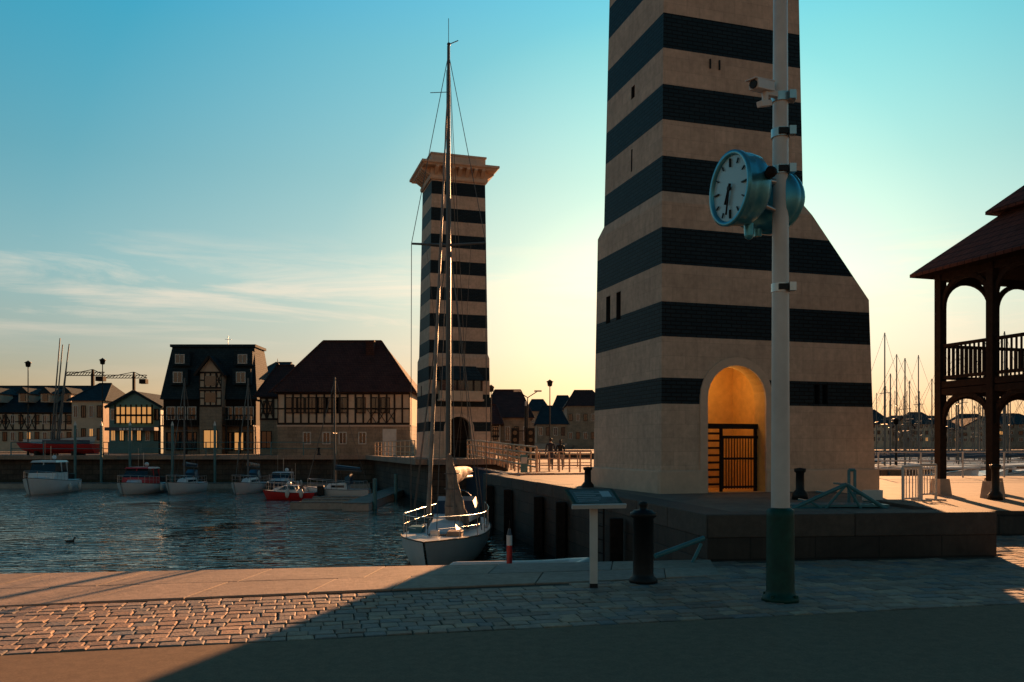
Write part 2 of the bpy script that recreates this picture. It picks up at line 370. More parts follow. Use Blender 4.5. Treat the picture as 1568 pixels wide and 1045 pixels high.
# ------------------------------------------------------------ striped towers
def ring(x0,x1,y0,y1,z): return [(x0,y0,z),(x1,y0,z),(x1,y1,z),(x0,y1,z)]
BANDS=[(2.63,3.22),(4.15,4.94),(5.79,6.62)]+[(7.45+1.64*k,8.26+1.64*k) for k in range(7)]
def isdark(z): return any(a-1e-4<z<b-1e-4 for a,b in BANDS)
def tower(name,ox,oy,buttress,zb):
    R=root(name,(ox,oy,0),ROT)
    def lerp(t,a,b): return a+(b-a)*t
    X1b=5.80 if buttress else 3.98
    def dims(z):
        if z<=7.2:
            t=max(0,(z-.6)/6.6)
            x1=lerp(t,X1b,X1b-.1)
            if buttress and z>5.25: x1=lerp((z-5.25)/(7.2-5.25),5.62,4.0)
            elif buttress: x1=lerp((z-.6)/4.65,5.80,5.62)
            return (lerp(t,0,.03),x1,lerp(t,0,.03),lerp(t,4.0,3.75))
        t=(z-7.45)/(18.4-7.45)
        return (lerp(t,.07,.27),lerp(t,3.8,3.68),lerp(t,.1,.3),lerp(t,3.42,3.22))
    zs=sorted(set([zb-.3,5.25,7.2,7.45,18.45]+[a for p in BANDS for a in p]))
    g=B('striped_shaft_and_base',R); g.use('lime');g.use('dark');g.use('ochre');g.use('void')
    vs=[];
    for z in zs: vs+=ring(*dims(z),z)
    for k in range(len(zs)-1):
        g.use('dark' if isdark((zs[k]+zs[k+1])/2) else 'lime')
        if k==0: g.add(vs,[])
        for i in range(4):
            g.f.append([k*4+i,k*4+(i+1)%4,(k+1)*4+(i+1)%4,(k+1)*4+i]); g.mi.append(g.cur); g.sm.append(False); g.rnd.append(0)
    g.use('lime')
    g.f.append([3,2,1,0]); n=len(zs)-1; g.f.append([n*4,n*4+1,n*4+2,n*4+3]); g.mi+=[g.cur]*2; g.sm+=[False]*2; g.rnd+=[0,0]
    sh=g.done()
    def cut(fn):
        c=B('cut'); c.mats=[M['lime'],M['dark'],M['ochre'],M['void']]; fn(c); co_=c.done(); co_.matrix_world=Matrix.Translation((ox,oy,0))@Matrix.Rotation(ROT,4,'Z')
        bpy.context.view_layer.update()
        md=sh.modifiers.new('b','BOOLEAN'); md.operation='DIFFERENCE'; md.solver='EXACT'; md.object=co_
        dg=bpy.context.evaluated_depsgraph_get(); me=bpy.data.meshes.new_from_object(sh.evaluated_get(dg))
        sh.modifiers.clear(); sh.data=me; bpy.data.objects.remove(co_)
    ax0,ax1=1.16,2.69; cx=(ax0+ax1)/2; r=(ax1-ax0)/2; zs_=3.54-r
    def arch(yA,yB):
        pr=[(ax0,zb),(ax1,zb)]+[(cx+r*math.cos(t*math.pi/14),zs_+r*math.sin(t*math.pi/14)) for t in range(15)]
        return [[(p[0],y,p[1]) for p in pr] for y in (yA,yB)]
    def c1(c):
        c.cur=2 if buttress else 0; a=arch(-.5,.6); c.loft([a[0][::-1],a[1][::-1]])
    cut(c1)
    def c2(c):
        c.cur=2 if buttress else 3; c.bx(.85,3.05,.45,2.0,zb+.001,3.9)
    cut(c2)
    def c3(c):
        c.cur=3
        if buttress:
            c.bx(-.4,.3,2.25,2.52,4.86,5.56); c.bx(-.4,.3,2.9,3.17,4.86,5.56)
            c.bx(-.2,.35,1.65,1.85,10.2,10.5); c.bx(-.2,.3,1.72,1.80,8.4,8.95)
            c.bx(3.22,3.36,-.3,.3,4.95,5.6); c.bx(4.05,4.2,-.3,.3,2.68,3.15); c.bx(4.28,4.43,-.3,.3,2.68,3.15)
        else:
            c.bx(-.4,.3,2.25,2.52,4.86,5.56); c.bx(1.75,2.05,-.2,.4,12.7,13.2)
    cut(c3)
    g=B('arch_surround',R).use('limetrim')
    inn=[(ax1,1.1)]+[(cx+r*math.cos(t*math.pi/14),zs_+r*math.sin(t*math.pi/14)) for t in range(15)]+[(ax0,1.1)]
    ro=r+.19
    out=[(ax1+.19,1.1)]+[(cx+ro*math.cos(t*math.pi/14),zs_+ro*math.sin(t*math.pi/14)) for t in range(15)]+[(ax0-.19,1.1)]
    for i in range(len(inn)-1):
        a,b_,c_,d_=inn[i],inn[i+1],out[i+1],out[i]
        vs=[(p[0],-.035,p[1]) for p in (a,b_,c_,d_)]+[(p[0],.03,p[1]) for p in (a,b_,c_,d_)]
        g.add(vs,[(0,1,2,3)[::-1],(4,5,6,7),(0,1,5,4),(2,3,7,6)]+([(1,2,6,5)] if i==len(inn)-2 else [])+([(3,0,4,7)] if i==0 else []))
    g.done()
    g=B('plinth',R).use('limetrim')
    e=.07
    g.bx(-e,ax0,-e,0.02,zb-.3,1.12); g.bx(ax1,X1b+e,-e,0.02,zb-.3,1.12); g.bx(-e,.02,.02,4.0+e,zb-.3,1.12); g.bx(X1b-.05,X1b+e,.02,4.0+e,zb-.3,1.12)
    g.done(.03)
    g=B('iron_gate',R).use('timbert')
    y=.34
    for xx in (ax0+.03,1.72,ax1-.05): g.bx(xx-.03,xx+.03,y-.03,y+.03,zb,2.15)
    g.bx(ax0,ax1,y-.04,y+.04,2.08,2.2)
    g.bx(1.7,ax1,y-.04,y+.04,1.85,1.92)
    for k in range(9): g.bx(ax0,1.7,y-.012,y+.012,zb+.15+k*.17,zb+.2+k*.17)
    k=1.78
    while k<ax1-.06: g.cyl((k,y,zb+.06),(k,y,1.86),.012,n=6); k+=.075
    for zz in (zb+.08,zb+.75): g.bx(1.7,ax1,y-.015,y+.015,zz,zz+.05)
    g.done()
    if buttress:
        g=B('ceiling_lamp',R).use('pwhite'); g.cyl((1.9,1.1,3.9),(1.9,1.1,3.8),.1); g.use('warm').ball((1.9,1.1,3.76),.09); g.done()
        ld=bpy.data.lights.new('passage_lamp','POINT'); ld.energy=28; ld.color=(1,.60,.20); ld.shadow_soft_size=.12
        lo=bpy.data.objects.new('passage_lamp',ld); SC.collection.objects.link(lo); lo.parent=R; lo.location=(1.9,1.0,3.3)
    g=B('corbelled_cornice',R).use('limetrim')
    x0,x1,y0,y1=dims(18.45)
    def rr(e,z): return ring(x0-e,x1+e,y0-e,y1+e,z)
    g.loft([rr(.1,18.2),rr(.14,18.3),rr(.14,18.42)]); g.loft([rr(.1,18.42),rr(.1,18.9)])
    for s in range(7):
        t=(s+.5)/7
        for k in range(2):
            yy0=y0-.1 if k==0 else y1+.1; sg=-1 if k==0 else 1
            xx=x0+(x1-x0)*t
            g.add([(xx-.1,yy0,18.45),(xx+.1,yy0,18.45),(xx+.1,yy0+sg*.5,18.8),(xx-.1,yy0+sg*.5,18.8),(xx-.1,yy0,18.9),(xx+.1,yy0,18.9),(xx+.1,yy0+sg*.5,18.9),(xx-.1,yy0+sg*.5,18.9)],
              [(0,3,2,1),(0,1,5,4),(1,2,6,5),(2,3,7,6),(3,0,4,7)])
            xx0=x0-.1 if k==0 else x1+.1; yy=y0+(y1-y0)*t
            g.add([(xx0,yy-.1,18.45),(xx0,yy+.1,18.45),(xx0+sg*.5,yy+.1,18.8),(xx0+sg*.5,yy-.1,18.8),(xx0,yy-.1,18.9),(xx0,yy+.1,18.9),(xx0+sg*.5,yy+.1,18.9),(xx0+sg*.5,yy-.1,18.9)],
              [(0,3,2,1),(0,1,5,4),(1,2,6,5),(2,3,7,6),(3,0,4,7)])
    g.loft([rr(.6,18.9),rr(.62,18.95),rr(.74,19.02),rr(.74,19.15)]); g.loft([rr(.02,19.15),rr(.02,19.75)]); g.loft([rr(.08,19.75),rr(.08,19.85)])
    g.done()
    if buttress:
        g=B('wall_hooks',R).use('black')
        for xx in (1.32,1.56): g.bx(xx-.015,xx+.015,.12,.24,10.40,10.62)
        g.done()
    else:
        g=B('oriel_with_slate_hood',R)
        g.use('slate'); g.add([(.5,-.75,5.75),(3.4,-.75,5.75),(3.0,.05,6.7),(.9,.05,6.7),(.5,.05,5.75),(3.4,.05,5.75)],[(0,1,2,3),(0,3,4),(1,5,2),(0,4,5,1)])
        g.use('plaster').bx(.62,3.28,-.62,.02,4.6,5.1); g.use('glass').bx(.7,3.2,-.56,0,5.1,5.74)
        g.use('timber')
        for k in range(6): g.bx(.62+k*.51,.72+k*.51,-.62,-.5,5.1,5.745)
        g.use('limetrim').bx(.55,3.35,-.66,.02,4.48,4.6)
        g.done()
    return R
tower('striped_tower',3.36,19.1,True,.605)
tower('striped_tower',X(656,52),52,False,1.005)

# ------------------------------------------------------------ houses
def window(g,x,y,z,w,h,glass='glass',fr='pwhite'):
    g.use(glass).bx(x-w/2,x+w/2,y-.02,y+.05,z,z+h)
    g.use(fr)
    t=.07
    g.bx(x-w/2-t,x-w/2,y-.06,y+.05,z-t,z+h+t); g.bx(x+w/2,x+w/2+t,y-.06,y+.05,z-t,z+h+t)
    g.bx(x-w/2,x+w/2,y-.06,y+.05,z+h,z+h+t); g.bx(x-w/2,x+w/2,y-.09,y+.05,z-t,z); g.bx(x-.025,x+.025,y-.05,y+.03,z,z+h)
def halftimber(g,x0,x1,z0,z1,y,step=.9,brace=.35,seed=1):
    rd=random.Random(seed); g.use('timber')
    g.bx(x0,x1,y-.06,y,z0,z0+.18); g.bx(x0,x1,y-.063,y,z1-.16,z1); g.bx(x0,x1,y-.05,y,(z0+z1)/2-.06,(z0+z1)/2+.06)
    n=max(1,round((x1-x0)/step)); st=(x1-x0)/n
    for i in range(n+1):
        x=x0+i*st; g.bx(max(x0,x-.07),min(x1,x+.07),y-.055,y,z0+.18,z1-.16)
        if i<n and rd.random()<brace:
            g.beam((x+.05,y-.02,z0+.15),(x+st-.05,y-.02,z1-.15),.1,.04); g.beam((x+st-.05,y-.024,z0+.15),(x+.05,y-.024,z1-.15),.1,.04)
def hip(g,x0,x1,y0,y1,ze,zr,rx0,rx1,ov=.5,thick=.12):
    ym=(y0+y1)/2
    E=[(x0-ov,y0-ov,ze),(x1+ov,y0-ov,ze),(x1+ov,y1+ov,ze),(x0-ov,y1+ov,ze)]
    Rr=[(rx0,ym,zr),(rx1,ym,zr)]
    g.add(E+Rr,[(0,1,5,4),(2,3,4,5),(1,2,5),(3,0,4),(3,2,1,0)])
    g.cyl(Rr[0],Rr[1],.12,n=6)
    for a,b_ in ((0,4),(1,5)): g.cyl((E+Rr)[a],(E+Rr)[b_],.09,n=6)

Y0=68; R=root('half_timbered_house',(0,0,0))
x0,x1=X(425,Y0),X(628,Y0); zb=1.0; z1=Z(651,Y0); z2=Z(601,Y0); zr=Z(523,Y0+5)
g=B('walls',R).use('stonewall'); g.bx(x0,x1,Y0,Y0+10,zb-.1,z1); g.use('plaster').bx(x0,x1,Y0,Y0+10,z1+.002,z2)
g.use('limetrim').bx(x0-.05,x1+.05,Y0-.1,Y0,z1-.14,z1); g.done()
g=B('timber_frame',R); 
xs=[x0,X(465,Y0),X(535,Y0),X(562,Y0),X(607,Y0),x1]
halftimber(g,x0,x1,z1,z2-.02,Y0,.62,.0,2)
for a,b_ in ((3,4),): 
    for k in range(3):
        xa=xs[a]+(xs[b_]-xs[a])*k/3; xb=xs[a]+(xs[b_]-xs[a])*(k+1)/3; zm=(z1+z2)/2
        g.beam((xa,Y0-.07,z1+.1),(xb,Y0-.07,zm),.1,.04); g.beam((xb,Y0-.075,z1+.1),(xa,Y0-.075,zm),.1,.04)
g.done()
g=B('windows',R)
for u,w_ in ((447,1.2),(460,.7),(478,1.3),(493,1.2),(509,1.3),(524,1.2),(553,.8),(575,.8),(590,.8)):
    window(g,X(u,Y0),Y0-.03,z1+1.0,w_*.75,1.15,'glass','timber')
for u in (470,500,525,555): window(g,X(u,Y0),Y0,zb+.95,.5,.85)
g.use('pwhite').bx(X(586,Y0),X(607,Y0),Y0-.05,Y0,zb,zb+2.1)
g.done()
g=B('tiled_hip_roof',R).use('tile'); hip(g,x0,x1,Y0,Y0+10,z2,zr,X(495,Y0+5),X(584,Y0+5),.5)
g.use('tile').bx(X(562,Y0+4),X(574,Y0+4),Y0+3.4,Y0+4.4,zr-1.8,zr-.25); g.use('tile').bx(X(561,Y0+4),X(575,Y0+4),Y0+3.3,Y0+4.5,zr-.25,zr-.1)
g.done()
R=root('turreted_house'); Y1=74
g=B('walls',R).use('stonewall'); a,b_=X(398,Y1),X(440,Y1); g.bx(a,b_,Y1,Y1+8,.9,4); g.use('plaster').bx(a,b_,Y1,Y1+8,4.001,Z(608,Y1)); g.done()
g=B('timber_frame',R); halftimber(g,a,b_,4,Z(608,Y1)-.02,Y1,.6,.3,4); g.done()
g=B('windows',R); window(g,X(410,Y1),Y1,4.6,.7,1,'glass','timber'); window(g,X(408,Y1),Y1,1.6,.8,1.4,'glass','timber'); g.done()
g=B('roof',R).use('tile'); hip(g,a,b_,Y1,Y1+8,Z(608,Y1),Z(560,Y1+4),X(424,Y1+4),X(450,Y1+4),.4)
g.use('black').cyl((X(425,Y1+4),Y1+4,Z(562,Y1)),(X(425,Y1+4),Y1+4,Z(542,Y1)),.06,.02,6); g.ball((X(425,Y1+4),Y1+4,Z(552,Y1)),.18); g.done()

R=root('slate_mansard_building'); Y2=80
a,b_=X(250,Y2),X(392,Y2); ze=Z(612,Y2); zt=Z(530,Y2)
g=B('walls',R).use('stonewall'); g.bx(a,b_,Y2,Y2+5,.9,3.7); g.use('timbert').bx(a,b_,Y2+.02,Y2+5,3.702,ze); g.done()
g=B('mansard_roof',R).use('slate')
g.loft([ring(a-.2,b_+.2,Y2-.3,Y2+5.2,ze),ring(a+.45,b_-.45,Y2+1.0,Y2+4.2,zt)])
g.use('slate').bx(a+.3,b_-.3,Y2+.8,Y2+4.4,zt,zt+.25)
for (u0,u1) in ((262,290),(358,386)):
    xa,xb=X(u0,Y2),X(u1,Y2); g.use('slate').bx(xa,xb,Y2+.1,Y2+2.5,Z(560,Y2),Z(538,Y2)); g.bx(xa,xb,Y2-.4,Y2+2.4,Z(590,Y2),Z(566,Y2))
g.done()
g=B('windows',R)
for u in (275,371):
    window(g,X(u,Y2),Y2+.08,Z(556,Y2),.75,.75); window(g,X(u,Y2),Y2-.42,Z(586,Y2),.75,.9)
for i,u in enumerate((262,278,294,350,366,382)):
    window(g,X(u,Y2),Y2,Z(642,Y2),.7,1.1,'glass'); window(g,X(u,Y2),Y2,1.4,.8,1.6,'warm' if i in (4,) else 'glass','timber')
g.done()
g=B('central_gable',R); ga,gb=X(306,Y2-1),X(340,Y2-1); gz=Z(571,Y2); gp=Z(550,Y2); Yg=Y2-1.1
g.use('plaster').bx(ga,gb,Yg,Y2+2,Z(624,Y2),gz); g.use('stonewall').bx(ga,gb,Yg+.01,Y2,.9,Z(624,Y2)-.003)
gm=(ga+gb)/2
g.use('plaster').add([(ga,Yg,gz),(gb,Yg,gz),(gm,Yg,gp)],[(0,1,2)])
g.use('slate'); 
for s in (-1,1):
    e=ga-.35 if s<0 else gb+.35
    g.add([(e,Yg-.4,gz-.35),(gm,Yg-.4,gp+.15),(gm,Y2+2,gp+.15),(e,Y2+2,gz-.35)],[(0,1,2,3)])
    g.use('timber').beam((e,Yg-.42,gz-.4),(gm,Yg-.42,gp+.1),.14,.2); g.use('slate')
halftimber(g,ga,gb,Z(624,Y2),Z(598,Y2),Yg,.5,.4,5); halftimber(g,ga,gb,Z(597,Y2),gz,Yg-.001,.5,.3,6)
for zz in (Z(617,Y2),Z(592,Y2)):
    g.use('glass').bx(gm-.5,gm+.5,Yg-.07,Yg,zz,zz+.9)
window(g,gm,Yg,1.6,1.2,1.6,'warm','timber')
g.done()
g=B('balconies',R).use('timber')
for zz in (3.7,):
    g.bx(a,b_,Y2-.9,Y2,zz-.12,zz)
    x=a
    while x<b_: g.bx(x,x+.05,Y2-.9,Y2-.85,zz,zz+.9); x+=.25
    g.bx(a,b_,Y2-.92,Y2-.84,zz+.9,zz+.98)
for k in range(8):
    x=a+(b_-a)*k/7; g.bx(x-.08,x+.08,Y2-.9,Y2-.74,.9,zz-.12)
g.use('steel').cyl((X(333,Y2),Y2+3,zt),(X(333,Y2),Y2+3,zt+1.3),.03,n=5); g.cyl((X(328,Y2),Y2+3,zt+1),(X(338,Y2),Y2+3,zt+1),.02,n=5)
g.done()

def simple_house(name,u0,u1,Yd,vb,ve,vr,wall,roof,nwin=3,warm=(),depth=9,gable=False,rows=1,rin=.25,ht=False,seed=0):
    R=root(name); a,b_=X(u0,Yd),X(u1,Yd); zb_=Z(vb,Yd); ze=Z(ve,Yd); zr=Z(vr,Yd+depth/2)
    g=B('walls',R).use(wall); g.bx(a,b_,Yd,Yd+depth,zb_-.3,ze); 
    if gable:
        g.add([(a,Yd,ze),(b_,Yd,ze),((a+b_)/2,Yd,Z(vr,Yd))],[(0,1,2)])
    g.done()
    g=B('roof',R).use(roof)
    if gable:
        m_=(a+b_)/2; zr2=Z(vr,Yd)
        for e in (a-.3,b_+.3):
            k=(zr2-ze)/(b_-m_)*.3
            g.add([(e,Yd-.3,ze-k),(m_,Yd-.3,zr2+.05),(m_,Yd+depth,zr2+.05),(e,Yd+depth,ze-k)],[(0,1,2,3)])
            g.beam((e,Yd-.3,ze-k),(m_,Yd-.3,zr2+.05),.1,.25)
    else:
        L=b_-a; hip(g,a,b_,Yd,Yd+depth,ze,zr,a+L*rin,b_-L*rin,.35)
    g.done()
    g=B('windows',R); k=0
    for r_ in range(rows):
        zz=zb_+1+(ze-zb_-.3)*r_/rows
        for i in range(nwin):
            window(g,a+(b_-a)*(i+.5)/nwin,Yd-.01,zz,(b_-a)/nwin*.42,min(1.3,(ze-zb_)/rows*.45),'warm' if k in warm else 'glass','timber' if k%2 else 'pwhite'); k+=1
    if ht: halftimber(g,a,b_,(zb_+ze)/2,ze-.02,Yd-.0,.9,.3,seed)
    g.done(); return R
simple_house('slate_roof_terrace',-60,112,100,688,632,592,'plaster','slate',14,(3,8),12,rows=2,rin=.03,ht=True,seed=3)
g=B('terrace_dormers')
for u in (-40,-10,34,68,100):
    x=X(u,100); g.use('plaster').bx(x-.55,x+.55,100.2,103,Z(616,100),Z(602,100)); g.use('slate').add([(x-.8,100,Z(603,100)),(x+.8,100,Z(603,100)),(x,100,Z(593,100)),(x-.8,104,Z(603,100)),(x+.8,104,Z(603,100)),(x,104,Z(593,100))],[(0,1,2),(0,2,5,3),(1,4,5,2)])
    g.use('glass').bx(x-.3,x+.3,100.1,100.2,Z(614,100),Z(604,100))
g.done()
simple_house('pale_harbour_office',110,158,90,688,614,588,'plaster','slate',4,(2,),8,rows=2,rin=.3)
simple_house('glass_front_cafe',167,246,84,690,622,600,'teal','slate',6,(0,1,2,3,8,9),10,gable=True,rows=2)
g=B('cafe_glazing'); xa,xb=X(172,83.8),X(241,83.8)
g.use('warm').bx(X(180,83.8),X(232,83.8),83.6,83.7,Z(648,84),Z(624,84)); g.use('timber')
for k in range(8):
    x=X(178,83.8)+k*.52; g.bx(x-.06,x+.06,83.5,83.62,Z(650,84),Z(620,84))
g.bx(X(178,83.8),X(234,83.8),83.5,83.6,Z(638,84),Z(635,84))
g.use('navy').bx(xa-.2,xb+.2,82.6,84,Z(660,84),Z(655,84)); g.use('white')
for k in range(7): x=X(188,83)+k*.34; g.bx(x-.11,x+.11,82.52,82.6,Z(659,83),Z(656,83))
g.done()
simple_house('slate_roof_house',400,432,86,690,572,556,'stonewall','slate',2,(),9,rows=2,rin=.1)
simple_house('red_tiled_house',742,812,84,690,640,598,'stonewall','tile',5,(1,),10,rows=1,rin=.2)
simple_house('red_tiled_house',740,765,78,690,650,620,'plaster','tile',2,(),6,ht=True,seed=9)
simple_house('domed_hall',822,868,140,676,650,622,'stonewall','slate',4,(),10,rin=.2)
simple_house('town_house',868,925,170,680,622,598,'stonewall','tile',5,(),10,rows=2)
simple_house('town_house',806,842,190,676,630,612,'stonewall','slate',5,(),10,rows=2)
simple_house('town_house',846,880,230,676,628,606,'stonewall','slate',3,(),10,rows=2)
k=0
for (u0,u1,v1,v2,ro,wa) in ((1325,1366,650,628,'slate','plaster'),(1366,1400,655,638,'tile','stonewall'),(1398,1440,650,632,'slate','plaster'),(1436,1475,658,642,'slate','stonewall'),(1472,1530,655,640,'tile','plaster'),(1526,1600,650,634,'slate','stonewall'),(1596,1680,655,634,'tile','plaster')):
    simple_house('waterfront_house',u0,u1,165+k*4,683,v1,v2,wa,ro,5,(k,),10,rows=3,gable=(k%3==1)); k+=1
g=B('distant_town')
rd=random.Random(3)
for u in range(-200,1900,22):
    if 225<u<640: continue
    Yd=rd.uniform(260,330); w_=rd.uniform(8,14); x=X(u,Yd); h=Z(rd.uniform(648,664),Yd); g.use(rd.choice(['stonewall','stonewall','concrete'])).bx(x-w_/2,x+w_/2,Yd,Yd+10,.5,h)
    g.use(rd.choice(['slate','tile'])); hip(g,x-w_/2,x+w_/2,Yd,Yd+10,h,h+rd.uniform(2.5,4),x-w_/4,x+w_/4,.4)
g.done()

# ------------------------------------------------------------ pavilion at right
R=root('timber_gallery_pavilion',(10.85,21.5,0),ROT)
g=B('timber_structure',R).use('timbert')
zf=.45; zt=6.0; zd=3.2
ys=[0,-1.58,-3.16,-4.74,-6.32]; xsn=[0,1.7,3.4,5.1]
posts=[(0,y) for y in ys]+[(x,0) for x in xsn[1:]]+[(5.1,y) for y in ys[1:]]+[(x,-6.32) for x in xsn[1:3]]
for (x,y) in posts:
    g.bx(x-.10,x+.10,y-.10,y+.10,zf+.4,zt)
def arc(p,q,z):
    p=Vector((p[0],p[1],0));q=Vector((q[0],q[1],0));d=(q-p);L=d.length;d/=L; rr=L/2-.09; prev=None
    c=(p+q)/2
    for i in range(0,17):
        t=math.pi*i/16; pt=c+d*(-rr*math.cos(t)); pz=z-.75+.75*min(1,math.sin(t)**.8)-.05
        P_=(pt.x,pt.y,pz)
        if prev: g.beam(prev,P_,.09,.12)
        prev=P_
def side(pl):
    for p,q in zip(pl,pl[1:]):
        for z in (zd-.2,zt-.1): arc(p,q,z)
        for z in (zd-.16,zd+.02,zt-.08): g.beam((p[0],p[1],z),(q[0],q[1],z),.14,.16)
        for z in (zd+.2,zd+1.0): g.beam((p[0],p[1],z),(q[0],q[1],z),.07,.08)
        n=12
        for i in range(1,n):
            x=p[0]+(q[0]-p[0])*i/n; y=p[1]+(q[1]-p[1])*i/n; g.bx(x-.02,x+.02,y-.02,y+.02,zd+.2,zd+1.0)
side([(0,y) for y in ys]); side([(x,0) for x in xsn]); side([(5.1,y) for y in ys])
g.bx(.1,5.0,-6.3,-.1,zd-.1,zd-.02)
g.done(.008)
g=B('footings',R).use('concrete')
for (x,y) in posts: g.loft([ring(x-.2,x+.2,y-.2,y+.2,zf-.1),ring(x-.15,x+.15,y-.15,y+.15,zf+.4)])
g.done(.015)
g=B('tiled_roof',R).use('tile')
def rg(d,z): return ring(-.5+d,5.6-d,-6.82+d,.5-d,z)
g.loft([rg(0,6.0),rg(0,6.08),rg(1.75,7.66),rg(1.75,7.5)],caps=False)
g.use('timbert').loft([rg(0.04,6.0),rg(1.7,7.48)],caps=False); g.loft([rg(1.7,7.0),rg(1.7,7.7)],caps=False)
g.use('tile').loft([rg(1.2,7.4),rg(1.2,7.48),rg(3.04,9.2)],caps=True)
g.done()

# ------------------------------------------------------------ clock pole
px,py=X(1195,9.13),9.13
R=root('street_clock',(px,py,0))
g=B('pole',R).use('green')
g.lathe((0,0,0),[(.0,0.0),(.205,0),(.205,.035),(.17,.06),(.155,.12),(.15,.9),(.15,.97),(.11,1.0),(0,1.0)],8)
for k in range(4): t=math.pi/4+k*math.pi/2; g.cyl((.18*math.cos(t),.18*math.sin(t),.03),(.18*math.cos(t),.18*math.sin(t),.075),.02,n=6)
g.use('pwhite').cyl((0,0,.99),(0,0,4.0),.098,.086,20); g.cyl((0,0,4.0),(0,0,8.2),.086,.066,20)
g.use('steel')
for z in (3.36,4.62,5.02,5.4): g.cyl((0,0,z-.045),(0,0,z+.045),.098,.098,16); g.bx(.06,.13,-.13,-.05,z-.045,z+.045)
g.use('black')
for z in (3.36,4.62,5.02): g.bx(-.05,.05,-.118,-.09,z-.03,z+.03)
g.done()
def drum(g,c,nrm,r,dep):
    c=Vector(c); n=Vector(nrm).normalized()
    g.use('clockblue').lathe(c,[(0,-dep),(r*.45,-dep),(r*.8,-dep*.9),(r*.95,-dep*.7),(r,-dep*.4),(r,-.03),(r*1.04,-.03),(r*1.04,.02),(r*.93,.02),(r*.9,-.012)],40,tuple(n))
    g.use('cface').lathe(c,[(r*.92,-.012),(0,-.012)],40,tuple(n))
    g.use('black'); up=Vector((0,0,1)); sx=up.cross(n).normalized()
    for k in range(12):
        t=k*math.pi/6; d=sx*math.sin(t)+up*math.cos(t); L=.09 if k%3==0 else .055
        g.beam(c+d*(r*.84-L),c+d*r*.84,.022 if k%3==0 else .012,.012)
    for t,L,w_ in ((math.radians(205),.17,.028),(math.radians(192),.27,.018)):
        d=sx*math.sin(t)+up*math.cos(t); g.beam(c-d*.05+n*.014,c+d*L+n*.014,w_,.01)
    g.cyl(c,c+n*.025,.025,n=10)
g=B('clock_drums',R)
cz=Z(292,9.0)
n1=Vector((-.955,-.295,0)).normalized()
cc=Vector((X(1117,8.95)-px,-.2,cz))
drum(g,cc,n1,.375,.34)
drum(g,(-.13,.36,cz+.04),(-.25,.97,0),.36,.22)
drum(g,(-.02,.22,cz-.02),(.6,.8,0),.34,.22)
g.use('clockblue').cyl((-.36,-.08,cz-.34),(-.36,-.08,cz-.46),.055,.05,10); g.ball((-.36,-.08,cz-.46),.05)
g.cyl((-.2,.15,cz-.34),(-.2,.15,cz-.42),.05,.04,10)
g.use('steel').cyl((-.28,-.12,cz+.12),(0,0,cz+.12),.035,n=10); g.cyl((-.28,-.1,cz-.12),(0,0,cz-.2),.03,n=10)
g.use('black').cyl((-.27,-.40,cz+.06),(-.27,-.56,cz+.06),.055,.05,14); g.use('timbert').cyl((-.27,-.56,cz+.06),(-.27,-.59,cz+.06),.06,.03,14)
g.done()
g=B('security_camera',R).use('pwhite')
z=Z(147,9.1)
g.beam((-.05,-.05,z),(-.22,-.12,z),.06,.06); g.beam((-.36,-.25,z+.03),(-.13,-.06,z+.07),.12,.1); g.beam((-.40,-.27,z+.075),(-.13,-.05,z+.13),.14,.015)
g.use('black').cyl((-.372,-.262,z+.028),(-.35,-.245,z+.03),.045,n=12); g.use('pwhite').cyl((-.2,-.12,z),(-.2,-.12,z-.1),.035); g.beam((-.28,-.18,z-.15),(-.14,-.08,z-.1),.07,.06)
g.use('steel').bx(.02,.16,-.05,.05,z-.05,z+.05); g.done(.006)

# ------------------------------------------------------------ street furniture foreground
g=B('information_lectern',mw=Matrix.Translation((X(909,9.98),9.98,0)))
g.use('pwhite').bx(-.045,.045,-.03,.03,0,1.02); g.use('black').bx(-.045,.045,-.034,.034,0,.05)
g.M=Matrix.Translation((.0,0,1.06))@Matrix.Rotation(math.radians(14),4,'Z')@Matrix.Rotation(math.radians(24),4,'X')
g.use('green').bx(-.30,.30,-.2,.2,-.02,.012); g.use('board').bx(-.26,.26,-.17,.17,.0125,.016); g.use('pwhite').bx(-.33,.33,-.23,-.2,-.03,.02)
g.use('cface')
for k in range(6): g.bx(-.22,.0+random.random()*.12,.1-k*.045,.108-k*.045,.0165,.018)
g.bx(.1,.22,-.02,.12,.0165,.018)
g.done(.004)
def bollard(x,y,z,s=1):
    g=B('mooring_bollard',mw=Matrix.Translation((x,y,z))).use('black')
    g.lathe((0,0,0),[(0,0),(.175*s,0),(.18*s,.04*s),(.135*s,.08*s),(.128*s,.12*s),(.128*s,.80*s),(.165*s,.82*s),(.165*s,.87*s),(.13*s,.88*s),(.12*s,.90*s),(.05*s,.905*s),(.045*s,.94*s),(.06*s,.97*s),(.05*s,1.0*s),(0,1.01*s)],24)
    g.done()
bollard(X(985,10.36),10.36,0,.98)
def cap_bollard(x,y,z,h):
    g=B('slim_bollard',mw=Matrix.Translation((x,y,z))).use('black')
    g.lathe((0,0,0),[(0,0),(.16,0),(.15,.12),(.085,.2),(.08,h*.86),(.11,h*.9),(.12,h),(0,h+.02)],16); g.done()
cap_bollard(X(900,21),21,.6,.55); cap_bollard(X(1225,17),17,.6,.62)
cap_bollard(X(1502,20),19.4,.45,.8)
cap_bollard(X(488,62.6),62.6,1.0,.6)
g=B('gangway_handrail').use('teal')
g.path([(X(1003,11.95),11.95,Z(852,11.95)),(X(1078,12.2),12.2,Z(824,12.2))],.035,10); g.path([(X(1074,12.2),12.2,.26),(X(1060,12.1),12.1,.0)],.025,8); g.done()
g=B('folded_gangway').use('teal')
ya=14.6
def q(u,v,y): return (X(u,y),y,Z(v,y))
